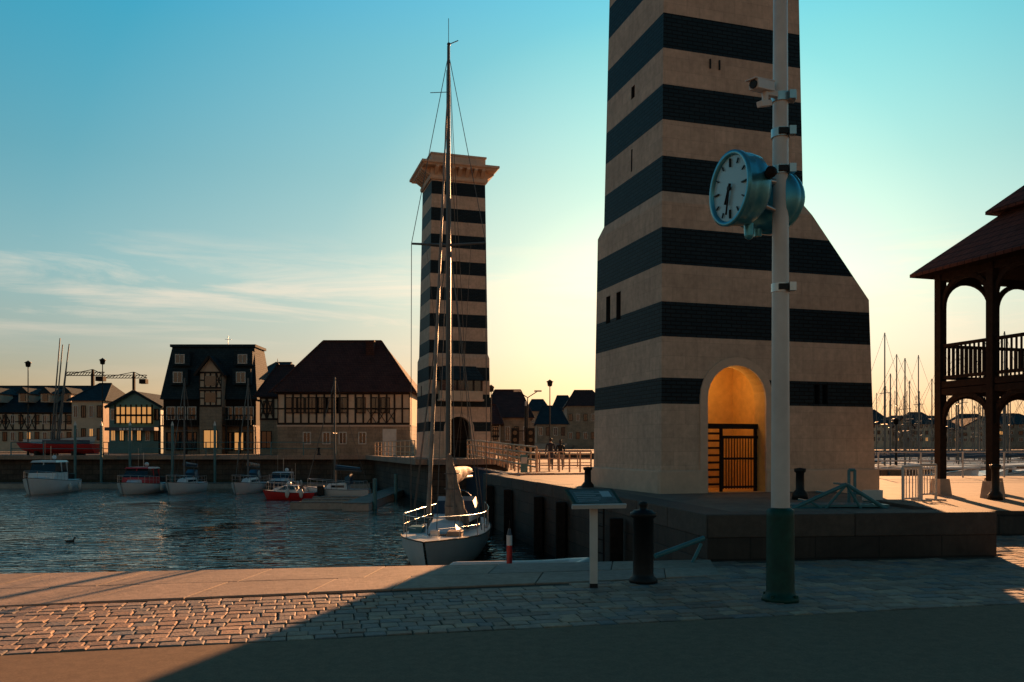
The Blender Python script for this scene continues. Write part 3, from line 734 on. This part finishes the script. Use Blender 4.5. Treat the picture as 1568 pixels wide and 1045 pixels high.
for dy in (0,.55):
    y=ya+dy
    g.path([q(1213,779,y),q(1296,742,y),q(1362,783,y)],.035,8); g.path([q(1213,779,y),q(1362,783,y)],.03,8)
    g.path([q(1296,742,y),q(1262,781,y)],.025); g.path([q(1296,742,y),q(1320,782,y)],.025); g.path([q(1240,768,y),q(1262,781,y)],.02)
for (u,v) in ((1213,779),(1240,768),(1268,755),(1296,742),(1320,757),(1342,770),(1362,783)): g.path([q(u,v,ya),(X(u,ya),ya+.55,Z(v,ya))],.022)
g.bx(X(1213,ya),X(1362,ya),ya,ya+.55,.62,.66)
g.done()
g=B('gangway_stanchions').use('teal')
for u in (1300,1309): g.path([q(u,780,15.6),q(u,720,15.6)],.03,8)
g.path([q(1300,720,15.6),q(1309,720,15.6)],.03,8); g.use('pwhite').bx(X(1322,15.8),X(1352,15.8),15.8,15.86,.66,.85); g.done()
for (u,y) in ((1395,17.4),(1422,19)):
    g=B('crowd_barrier',mw=Matrix.Translation((X(u,y),y,.45))@Matrix.Rotation(.5,4,'Z')).use('pwhite')
    L=.5; g.path([(-L/2,0,0),(-L/2,0,.8),(L/2,0,.8),(L/2,0,0)],.03,8); g.path([(-L/2,0,.15),(L/2,0,.15)],.02)
    for k in range(1,5): g.path([(-L/2+L*k/5,0,.15),(-L/2+L*k/5,0,.8)],.012)
    for s in(-1,1): g.path([(s*L/2,-.25,.02),(s*L/2,.25,.02)],.02)
    g.done()
def fence(name,pts,h=1.0,mat_='pwhite',step=1.2,rails=3,r=.025):
    g=B(name).use(mat_)
    for a,b_ in zip(pts,pts[1:]):
        a=Vector(a);b_=Vector(b_);L=(b_-a).length;n=max(1,int(L/step))
        for i in range(n+1): p=a.lerp(b_,i/n); g.cyl(p,p+Vector((0,0,h)),r*1.3,n=6)
        for k in range(rails): z=Vector((0,0,h*(1-k/rails))); g.cyl(a+z,b_+z,r,n=6)
    g.done()
fence('lock_bridge_railing',[(X(822,33.5),33.5,.6),(X(716,47),47,1.0)],1.05,'orange',.9,4,.04)
fence('lock_bridge_railing',[(X(800,36),36,.5),(X(735,48.5),48.5,1.0)],1.05,'orange',.9,4,.035)
fence('lock_bridge_railing',[(X(826,43),43,.4),(X(905,40),40,.45)],1.0,'orange',.7,3,.035)
fence('lock_bridge_railing',[(X(752,50.5),50.5,.4),(X(905,54),54,.4)],1.05,'orange',1.0,4,.03)
fence('promenade_fence',[(X(1345,33),33,.45),(X(1600,34),34,.45)],1.0,'pwhite',1.5,3)
fence('quay_railing',[(-37,62.7,1.06),(-13,62.7,1.06)],.95,'teal',2.2,2,.03)
fence('pier_railing',[(-9.6,59.5,1.05),(-5.2,45.4,1.05)],.95,'orange',1.4,3,.025)
g=B('lock_gate').use('navy'); a=Vector((X(705,46),46,0)); b_=Vector((X(812,34),34,0)); d=(b_-a).normalized(); n_=Vector((-d.y,d.x,0))*.25
g.prism([tuple((a-n_)[:2]),tuple((b_-n_)[:2]),tuple((b_+n_)[:2]),tuple((a+n_)[:2])],-1.5,[.7,.45,.45,.7]); g.done()
g=B('steel_cabinet').use('teal'); g.bx(X(797,33.6),X(808,33.6),33.6,34,.6,1.35); g.use('pwhite').bx(X(798,33.6),X(807,33.6),33.58,33.6,1.0,1.25); g.done(.02)
R_=root('traffic_light',(X(805,38),38,.5)); g=B('mast_and_heads',R_).use('black')
g.cyl((0,0,0),(0,0,3.0),.06,n=10); g.use('pwhite').cyl((0,0,3),(0,0,3.2),.04)
for dx in (-.48,.22):
    g.use('black').bx(dx-.17,dx+.17,-.15,.1,.95,2.0); g.bx(min(dx,0),max(dx,0),-.02,.02,1.85,1.9)
    for k in range(3): g.use('black').cyl((dx,-.3,1.15+k*.32),(dx,-.14,1.15+k*.32),.13,n=12,cap=False); g.use('glass').cyl((dx,-.17,1.15+k*.32),(dx,-.15,1.15+k*.32),.10,n=12)
g.done()
def lamp(u,y,vt,zb_,arms=False):
    g=B('street_lamp',mw=Matrix.Translation((X(u,y),y,zb_))); h=Z(vt,y)-zb_
    g.use('black').cyl((0,0,0),(0,0,1),.1,.07,10); g.cyl((0,0,1),(0,0,h-.5),.05,.035,8)
    if arms:
        g.path([(-.7,0,h-.05),(0,0,h-.5),(.7,0,h-.05)],.035); 
        for s in(-1,1): g.use('pwhite').bx(s*.7-.25,s*.7+.25,-.1,.1,h-.1,h)
    else:
        g.lathe((0,0,h-.5),[(0.03,0),(.16,.05),(.2,.32),(.28,.36),(.05,.5),(0,.55)],12); g.use('pwhite').lathe((0,0,h-.46),[(.14,0),(.17,.26)],12)
    g.done()
lamp(43,66,553,1); lamp(157,66,549,1); lamp(842,62,582,.4); lamp(808,58,598,.4,True); lamp(1372,60,640,.4)
lamp(752,60,590,.9)
for u in (115,155,199,264,329): 
    g=B('quay_post',mw=Matrix.Translation((X(u,60.8),60.8,-2))).use('teal'); g.cyl((0,0,0),(0,0,5.2),.09,.09,10); g.use('pwhite').cyl((0,0,5.2),(0,0,5.5),.1,.02,10); g.done()

# ------------------------------------------------------------ boats
def hull(g,L,W,fb,side,deck,bow=1.0,n=14,tr=.75,zs0=0):
    rings=[];top=[]
    for i in range(n+1):
        t=i/n
        w_=W/2*(tr+(1-tr)*math.sin(min(1,t*2)*math.pi/2)) if t<.5 else W/2*math.cos(((t-.5)/.5)**1.7*math.pi/2*.985)
        w_=max(w_,.02); sh=fb*(1+.35*bow*t*t-.08*math.sin(t*math.pi)); x=-L/2+L*t
        rake=.12*L*t**4
        rings.append([(x+rake*.9,w_,sh),(x+rake*.6,w_*.96,sh*.55),(x+rake*.25,w_*.80,0.02),(x-.1*L*t**3,w_*.35,-.3),(x-.1*L*t**3,-w_*.35,-.3),(x+rake*.25,-w_*.80,0.02),(x+rake*.6,-w_*.96,sh*.55),(x+rake*.9,-w_,sh)])
        top.append((x+rake*.9,w_,sh))
    g.use(side).loft(rings,caps=False,smooth=True,closed=False)
    g.add(rings[0],[list(range(8))])
    g.use(deck)
    for a,b_ in zip(top,top[1:]): g.add([(a[0],a[1]*.97,a[2]+.004),(b_[0],b_[1]*.97,b_[2]+.004),(b_[0],-b_[1]*.97,b_[2]+.004),(a[0],-a[1]*.97,a[2]+.004)],[(0,3,2,1)])
    g.use('timber')
    for s in (-1,1): g.path([(p[0],p[1]*s,p[2]) for p in top],.015,5)
    return top
def rails(g,top,t0,t1,h,k=1,r=1):
    g.use('steel'); n=len(top)-1
    for s in(-1,1):
        pts=[(top[i][0],top[i][1]*s*.93,top[i][2]+h) for i in range(int(t0*n),int(t1*n)+1)]
        g.path(pts,.011*r,5); g.path([(p[0],p[1],p[2]-h*.5) for p in pts],.006*r,4)
        for p in pts[::k]: g.cyl((p[0],p[1],p[2]-h),p,.010*r,n=5)
    i=int(t1*n); g.path([(top[i][0],top[i][1]*.93,top[i][2]+h),(top[i][0]+.06,0,top[i][2]+h),(top[i][0],-top[i][1]*.93,top[i][2]+h)],.011*r,5)
def motorboat(name,u,y,head,side='white',L=6,W=2.5,cab=1.5,fb=.85):
    R_=root(name,(X(u,y),y,-1.2),head); g=B('hull',R_); top=hull(g,L,W,fb,side,'white'); rails(g,top,.55,.97,.45,1)
    g.use('white' if side!='navy' else 'red').bx(-L/2-.02,-L/2+.02,-W*.3,W*.3,fb*.3,fb*.36); g.done()
    g=B('cabin',R_); z0=fb*.95; w_=W*.36
    def rc(e,z,f,bk): return [(-L*.12+bk,-w_+e,z),(L*.22-f,-w_+e,z),(L*.22-f,w_-e,z),(-L*.12+bk,w_-e,z)]
    cm='red' if 'red_cabin' in name else 'white'
    g.use(cm).loft([rc(0,z0,-.25,0),rc(.02,z0+cab*.38,-.1,0)]); g.use('glass').loft([rc(.03,z0+cab*.38,-.08,.02),rc(.1,z0+cab*.82,.25,.05)]); g.use(cm).loft([rc(.02,z0+cab*.82,.1,-.1),rc(.1,z0+cab*.9,.2,0)])
    for yy in (-w_+.04,w_-.1):
        for xx in (-L*.12,L*.03): g.beam((xx+.03,yy+.03,z0+cab*.38),(xx+.1,yy+.03,z0+cab*.84),.07,.07)
    for yy in (-.03,): g.beam((L*.22-.0,yy,z0+cab*.38),(L*.22-.28,yy,z0+cab*.84),.06,.06)
    g.use('white').loft([[(L*.2,-w_*.9,z0),(L*.40,-w_*.3,z0+.15),(L*.40,w_*.3,z0+.15),(L*.2,w_*.9,z0)],[(L*.2,-w_*.7,z0+.35),(L*.36,-w_*.2,z0+.25),(L*.36,w_*.2,z0+.25),(L*.2,w_*.7,z0+.35)]])
    g.use('steel').cyl((0,0,z0+cab*.9),(0,0,z0+cab*.9+.9),.02,n=5); g.cyl((-.1,-.4,z0+cab*.9),(-.1,-.4,z0+cab*.9+1.2),.01,n=4); g.use('white').ball((.1,.25,z0+cab+.05),.13); g.done()
    g=B('outboard_and_fenders',R_); g.use('black').bx(-L/2-.45,-L/2-.1,-.18,.18,fb*.5,fb+.35); g.bx(-L/2-.3,-L/2-.15,-.07,.07,-.3,fb*.5)
    g.use('pwhite')
    for s in (-1,1):
        for xx in (-L*.25,.1): g.ball((xx,s*(W/2+.1),.35),.12,8,1,1,2.2)
    g.done(.02)
def sailboat(name,u,y,head,vt,L=7.5,W=2.5,side='white',lean=0,fb=.85,cover='navy'):
    R_=root(name,(X(u,y),y,-1.2),head); g=B('hull',R_); top=hull(g,L,W,fb,side,'white',1,14,.55); rails(g,top,.1,.97,.45,2); g.done()
    g=B('coachroof',R_).use('white'); g.loft([[(-L*.15,-W*.27,fb*.95),(L*.24,-W*.16,fb),(L*.24,W*.16,fb),(-L*.15,W*.27,fb*.95)],[(-L*.14,-W*.23,fb+.38),(L*.17,-W*.12,fb+.3),(L*.17,W*.12,fb+.3),(-L*.14,W*.23,fb+.38)]])
    g.use('glass'); 
    for s in(-1,1): g.beam((-L*.1,s*W*.257,fb+.17),(L*.12,s*W*.2,fb+.17),.02,.13)
    g.use('navy'); g.loft([[(-L*.2,-W*.27,fb+.3),(-L*.12,-W*.25,fb+.35),(-L*.12,W*.25,fb+.35),(-L*.2,W*.27,fb+.3)],[(-L*.19,-W*.2,fb+.85),(-L*.1,-W*.18,fb+.65),(-L*.1,W*.18,fb+.65),(-L*.19,W*.2,fb+.85)]])
    g.done()
    h=Z(vt,y)+1.2; g=B('mast_and_rigging',R_).use('alu'); mx=L*.08
    g.cyl((mx,0,fb),(mx,0,h),.065,.045,8); g.cyl((mx,0,fb+1.1),(-L*.36,0,fb+1.0),.05,n=8); g.use(cover).cyl((mx-.05,0,fb+1.22),(-L*.34,0,fb+1.12),.15,.09,8)
    g.use('wire'); g.path([(L*.55,0,fb*1.3),(mx,0,h*.97)],.02,4); g.path([(-L*.48,0,fb),(mx,0,h)],.01,4)
    sw=W*.3; 
    for s in(-1,1):
        g.path([(mx,s*W*.45,fb),(mx,s*sw,fb+(h-fb)*.5),(mx,0,h*.97)],.01,4); g.path([(mx-.3,s*W*.44,fb),(mx,0,fb+(h-fb)*.5)],.01,4)
    g.use('alu').cyl((mx,-sw,fb+(h-fb)*.5),(mx,sw,fb+(h-fb)*.5),.02,n=5); g.done()
D=math.radians
motorboat('cabin_cruiser',78,53.5,D(-86),'white',5.0,2.2,1.45,.75)
motorboat('red_cabin_boat',220,53.5,D(-94),'white',4.6,2.2,1.2,.55)
sailboat('sailing_boat',286,54,D(-91),580,4.8,1.6,cover='navy',fb=.55)
sailboat('sailing_boat',383,54,D(-93),580,4.6,1.5,cover='canvas',fb=.55)
motorboat('small_motorboat',434,57,D(-88),'navy',4,1.7,.8,.5)
motorboat('red_hull_speedboat',447,46.5,D(182),'red',2.6,1.2,.45,.38)
sailboat('sailing_boat',520,47.5,D(178),578,3.4,1.6,fb=.5)
R_=root('red_hull_boat_ashore',(X(92,66),66,1.45),D(175)); g=B('hull',R_); top=hull(g,6,2.0,.45,'red','white'); g.use('timber'); 
for xx in(-1.5,1.5): g.bx(xx-.1,xx+.1,-.8,.8,-.45,-.1)
g.use('navy').bx(-2,1,-.7,.7,.45,.75); g.done()
g=B('laid_up_yacht_masts').use('alu')
for (u0,u1,v1) in ((77,92,518),(80,96,528),(84,106,527),(88,104,540)): g.cyl((X(u0,67),67,1),(X(u1,67),67,Z(v1,67)),.07,.04,6)
g.use('white'); g.M=Matrix.Translation((X(80,67),68,1.6)); hull(g,5,1.8,.7,'white','white'); g.done()
def plank(g,x0,x1,y0,y1,z):
    g.use('concrete').bx(x0,x1,y0,y1,z-.4,z-.05)
    n=max(2,int((x1-x0)/.3)) ; 
    g.use('deckw')
    if x1-x0>y1-y0:
        for i in range(n): g.bx(x0+(x1-x0)*i/n+.01,x0+(x1-x0)*(i+1)/n-.01,y0,y1,z-.048,z)
    else:
        n=max(2,int((y1-y0)/.3))
        for i in range(n): g.bx(x0,x1,y0+(y1-y0)*i/n+.01,y0+(y1-y0)*(i+1)/n-.01,z-.048,z)
g=B('floating_pontoon')
plank(g,-38,-9.8,58.6,60,-.85)
plank(g,-7.6,-6.4,38,58,-.85)
for yy in (39,41.2,43.4): plank(g,-10.2,-7.61,yy,yy+.45,-.88)
for yy in (39,46,53): g.use('teal').cyl((-6.3,yy,-2),(-6.3,yy,.2),.1,n=10)
g.done()

# ------------------------------------------------------------ the foreground yacht
import math as _m
R_=root('moored_yacht',(-1.68,23.2,-1.2),D(-92.5))
L=8.2;W=2.15;fb=.60
g=B('hull',R_); top=hull(g,L,W,fb,'white','white',1,22,.6); rails(g,top,.05,.97,.52,3,1.1); g.done()
g=B('coachroof_and_cockpit',R_); g.M=Matrix.Translation((0,0,-.19)); g.use('white')
g.loft([[(-1.6,-.75,.78),(2.1,-.42,.84),(2.1,.42,.84),(-1.6,.75,.78)],[(-1.5,-.62,1.16),(1.6,-.30,1.10),(1.6,.30,1.10),(-1.5,.62,1.16)]])
g.use('glass')
for s in(-1,1): g.beam((-1.2,s*.70,.97),(1.1,s*.48,.97),.02,.14)
g.bx(2.3,2.75,-.22,.22,.88,.95); g.use('steel').bx(3.1,3.3,-.1,.1,.95,1.08)
g.use('timber').bx(-3.4,-1.7,-.5,.5,.8,.84); g.use('navy')
g.loft([[(-1.7,-.7,1.1),(-.9,-.65,1.15),(-.9,.65,1.15),(-1.7,.7,1.1)],[(-1.7,-.55,1.6),(-1.2,-.5,1.5),(-1.2,.5,1.5),(-1.7,.55,1.6)]])
g.use('teal').bx(.9,1.5,-.9,-.55,.84,1.0); g.use('canvas').bx(2.4,2.9,.25,.6,.88,1.02)
g.use('steel').lathe((-2.6,0,1.35),[(.38,-.015),(.40,0),(.38,.015)],20,(1,0,0)); g.cyl((-2.6,0,.8),(-2.6,0,1.35),.05)
g.done(.02)
g=B('mast_boom_and_sails',R_)
mh=Z(70,22.7)+1.2
mx=.45
g.use('alu').loft([[(mx+.10*s*math.cos(t*math.pi/5),.065*s*math.sin(t*math.pi/5),z) for t in range(10)] for z,s in((.9,1),(8,.95),(mh,.6))],smooth=True)
sz_=Z(375,22.7)+1.2
for s in(-1,1): g.cyl((mx,s*1.0,sz_+.05),(mx,0,sz_),.03,.036,8)
g.cyl((mx,0,2.0),(mx-3.3,.3,1.95),.055,n=10)
rings=[]
for i in range(15):
    t=i/14; x=mx-.1-3.1*t; hh=.5*(1-t)**.7+.14; rings.append([(x+.03*_m.sin(i*2.3),(.11+.04*_m.sin(i*1.7+k))*_m.cos(k*_m.pi/5)+.27*t,2.1+hh*.5*(_m.sin(k*_m.pi/5)+.6)-.3*(1-t)) for k in range(10)])
g.use('canvas').loft(rings,smooth=True)
fs0=Vector((L*.5+.3,0,.9)); fs1=Vector((mx+.1,0,mh*.93))
rings=[]
for i in range(30):
    t=i/29; p=fs0.lerp(fs1,.04+t*.9); r_=.034*(1-t)+.020+.005*_m.sin(i*1.9); rings.append([(p.x+r_*_m.cos(k*_m.pi/4+i*.3),p.y+r_*_m.sin(k*_m.pi/4+i*.3),p.z) for k in range(8)])
g.use('sail').loft(rings,smooth=True)
# sail dropped and lashed in folds against the mast: pleated surface narrowing to the head
rings=[]; NF=28
for i in range(22):
    t=i/21; r_=.23*(1-t)**.55*(.55+.45*_m.sin(_m.pi*min(1,t*1.3+.25)))+.045
    rings.append([(mx+.30+(r_*.7)*_m.cos(k*2*_m.pi/NF)*(1+.28*_m.sin(7*k*2*_m.pi/NF+i*.35)),.05+.24*(1-t)+r_*_m.sin(k*2*_m.pi/NF)*(1+.28*_m.sin(5*k*2*_m.pi/NF-i*.5)),.7+1.95*t+.03*_m.sin(k*1.3+i)) for k in range(NF)])
g.use('sail').loft(rings,smooth=True)
g.use('wire')
for zz in (1.3,1.75,2.15): g.lathe((mx+.28,.13,zz),[(.2,-.01),(.21,0),(.2,.01)],14)
for s in(-1,1):
    g.path([(mx,s*1.02,.68),(mx,s*1.0,sz_+.05),(mx,0,mh*.985)],.010,5)
    g.path([(mx-.05,s*.98,.68),(mx,s*.03,sz_)],.010,5); g.path([(mx+.5,s*.93,.68),(mx,s*.03,sz_)],.010,5)
    g.path([(-L/2+.1,s*.6,.68),(-L/2+1.2,0,4.0)],.008,5)
    g.path([(mx,s*.6,sz_),(mx-1.5,s*.1,2.1)],.005,4); g.path([(mx+.12,s*.06,1.2),(mx+.1,s*.04,mh*.95)],.007,4)
g.path([(-L/2+1.2,0,4),(mx,0,mh)],.008,5); g.path([fs0,fs1],.01,5); g.path([(L*.35,.0,.85),(mx,0,mh*.72)],.009,5); g.path([(L*.30,.4,.8),(mx,0.05,mh*.7)],.009,5)
g.path([(mx-3.2,.3,1.95),(mx-.02,0,mh)],.008,5)
g.path([(mx,0,mh),(mx,0,mh+.75)],.008,4); g.use('black').path([(mx-.1,0,mh+.1),(mx-.1,.25,mh+.2)],.014,5); g.ball((mx-.05,0,mh+.08),.05); g.use('wire')
g.path([(mx,0,mh*.91),(mx+.3,-.45,mh*.90)],.010,4)
g.done()
g=B('grey_dinghy',mw=Matrix.Translation((.15,14.3,-.50))@Matrix.Rotation(D(2),4,'Z'))
for s in (-1,1):
    pts=[(-1.1,s*.5,0),(.4,s*.5,.02),(.9,s*.3,.08),(1.15,0,.13)]
    g.use('pwhite').path(pts,.16,12)
    for p in pts: g.ball(p,.16,12)
g.use('white').bx(-1.0,.8,-.4,.4,-.12,-.06); g.use('timber').bx(-.2,0,-.45,.45,.05,.09); g.done()
g=B('channel_marker_post',mw=Matrix.Translation((X(780,13.4),13.4,-1.2))).use('red'); 
g.cyl((0,0,0),(0,0,1.3),.045,n=12); g.use('white').cyl((0,0,1.3),(0,0,1.46),.045,n=12); g.use('navy').cyl((0,0,1.46),(0,0,1.56),.04,.02,n=12); g.use('black').cyl((0,0,1.56),(0,0,1.68),.010,n=6); g.done()
g=B('duck',mw=Matrix.Translation((X(107,25.5),25.5,-1.23))@Matrix.Rotation(.4,4,'Z')@Matrix.Scale(.7,4)).use('brownb')
g.loft([[(x,w_*_m.cos(k*_m.pi/4),z+h*_m.sin(k*_m.pi/4)) for k in range(8)] for x,w_,h,z in ((-.2,.01,.01,.12),(-.14,.06,.04,.08),(0,.1,.08,.05),(.12,.08,.07,.06),(.17,.03,.03,.09))],smooth=True)
g.cyl((.13,0,.08),(.17,0,.2),.035,.025,8); g.ball((.19,0,.22),.04,10,1.2,.85,.9); g.use('canvas').beam((.22,0,.215),(.28,0,.205),.03,.012); g.done()

g=B('marina_yachts'); rd=random.Random(11)
for i in range(75):
    Yd=rd.uniform(62,135); u=rd.uniform(1335,1640); x=X(u,Yd); hgt=rd.uniform(7,12.5)
    g.M=Matrix.Translation((x,Yd,-1.2))@Matrix.Rotation(rd.choice([0,math.pi])+rd.uniform(-.3,.3),4,'Z')
    hull(g,7.5,2.5,1.0,rd.choice(['white','white','navy']),'white'); g.use('white').bx(-1.2,1.6,-.7,.7,.9,1.4)
    g.use('alu').cyl((.5,0,1),(.5,0,hgt),.065,.045,6); g.use('navy').cyl((.4,0,2.2),(-2.6,0,2.1),.14,n=6)
    g.use('wire').path([(3.9,0,1.2),(.5,0,hgt),(-3.6,0,1)],.012,4); g.cyl((.5,-.7,hgt*.6),(.5,.7,hgt*.6),.025,n=4)
for i in range(10):
    Yd=rd.uniform(40,50); x=X(rd.uniform(1345,1560),Yd); g.M=Matrix.Translation((x,Yd,-1.0))@Matrix.Rotation(rd.uniform(-.4,.4),4,'Z')
    hull(g,5.5,2.3,1.2,'white','white'); g.use('glass').bx(-.6,1,-.7,.7,1.2,1.6); g.use('white').bx(-.7,1.1,-.75,.75,1.6,1.7)
g.done()
R_=root('tower_crane'); g=B('jib_and_mast',R_).use('orange')
def crane(u,v,u0,u1,y):
    g.use('timbert')
    g.beam((X(u,y),y,1),(X(u,y),y,Z(v,y)),.7); 
    n=14
    for k in range(n):
        xa=X(u0,y)+(X(u1,y)-X(u0,y))*k/n; xb=X(u0,y)+(X(u1,y)-X(u0,y))*(k+1)/n; za,zb_=Z(v+3,y),Z(v+3,y)+.9
        g.beam((xa,y,za),(xb,y,za-.1),.22); g.beam((xa,y,zb_),(xb,y,zb_-.1),.22); g.beam((xa,y,za),(xb,y,zb_),.14)
    g.beam((X(u,y),y,Z(v,y)),(X(u,y),y,Z(v-6,y)),.5); g.path([(X(u0,y),y,Z(v+3,y)),(X(u,y),y,Z(v-6,y)),(X(u1,y),y,Z(v+3,y))],.10,4); g.bx(X(u1,y)-2,X(u1,y),y-1,y+1,Z(v+12,y),Z(v+5,y))
crane(142,572,100,160,230); crane(205,576,158,225,260); g.done()

# ------------------------------------------------------------ people
def person(name,x,y,z,rz,top,legs,h=1.72,phase=1,female=False):
    R_=root(name,(x,y,z),rz)
    k=h/1.75; ph=phase
    V=[(0,0,.95),(0,0,1.15),(0,-.01,1.38),(0,0,1.5),(0,.01,1.56)]
    rad=[(.15,.105),(.13,.09),(.165,.10),(.06,.055),(.055,.055)]
    E=[(0,1),(1,2),(2,3),(3,4)]
    def ch(par,pts,rs):
        p=par
        for q_,r_ in zip(pts,rs): V.append(q_); rad.append((r_,r_)); E.append((p,len(V)-1)); p=len(V)-1
    for s in(-1,1):
        a=s*ph
        ch(0,[(s*.1,0,.88),(s*.1,.16*a+.05,.50),(s*.1,.20*a-.08*(a<0),.10+.04*(a<0)),(s*.11,.20*a+.12-.08*(a<0),.05)],[.095,.062,.042,.04])
        ch(2,[(s*.19,0,1.42),(s*.24,-.08*a,1.14),(s*.25,-.12*a+.10,.90),],[.06,.046,.032])
    me=bpy.data.meshes.new('body'); me.from_pydata([(a*k,b_*k,c*k) for a,b_,c in V],E,[]); o=bpy.data.objects.new('body_tmp',me); SC.collection.objects.link(o)
    sk=o.modifiers.new('s','SKIN'); 
    for i,r_ in enumerate(rad): me.skin_vertices[0].data[i].radius=(r_[0]*k,r_[1]*k)
    me.skin_vertices[0].data[0].use_root=True
    ss=o.modifiers.new('ss','SUBSURF'); ss.levels=2; ss.render_levels=2
    bpy.context.view_layer.update(); dg=bpy.context.evaluated_depsgraph_get(); m2=bpy.data.meshes.new_from_object(o.evaluated_get(dg)); bpy.data.objects.remove(o)
    for mm_ in (top,legs,'skin','black'): m2.materials.append(M[mm_])
    for p in m2.polygons:
        zc=p.center.z/k; xc=abs(p.center.x/k); p.use_smooth=True
        p.material_index=2 if zc>1.5 else (0 if (zc>.93 or (xc>.2 and zc>.9)) else (3 if zc<.09 else 1))
    ob=bpy.data.objects.new('body',m2); SC.collection.objects.link(ob); ob.parent=R_
    g=B('head_and_hands',R_); g.use('skin').ball((0,.02*k,1.645*k),.1*k,14,.78,.95,1.15)
    g.ball((0,.115*k,1.635*k),.018*k,6); 
    for s in(-1,1): g.ball((s*.078*k,.01*k,1.64*k),.022*k,6,.5,1,1.3); g.use('black').ball((s*.03*k,.1*k,1.66*k),.01*k,6); g.use('skin')
    g.use('red').beam((-.022*k,.108*k,1.6*k),(.022*k,.108*k,1.6*k),.008*k,.006*k)
    g.use('hair').ball((0,-.008*k,1.672*k),.108*k,14,.82,.95,1.05)
    if female: g.ball((0,-.07*k,1.58*k),.07*k,10,1,.6,1.6)
    for s in(-1,1):
        a=s*ph; bx_,by,bz=s*.25*k,(-.12*a+.10)*k,.90*k
        g.use('skin').ball((bx_,by+.015,bz-.05),.04*k,8,.5,.9,1.2)
        for f,ln in enumerate((.07,.08,.075,.06)):
            fy=by-.025+f*.02; g.path([(bx_,fy,bz-.08),(bx_,fy+.005,bz-.08-ln*.6*k),(bx_-s*.012,fy+.015,bz-.08-ln*k)],.009*k,5)
        g.path([(bx_,by+.04,bz-.04),(bx_-s*.01,by+.065,bz-.08)],.01*k,5)
    g.done()
person('pedestrian',X(843,46),46,.38,0,'jacket','jeans',1.76,1)
person('pedestrian',X(858,45.6),45.6,.38,.05,'black','light_cloth',1.66,-1,True)
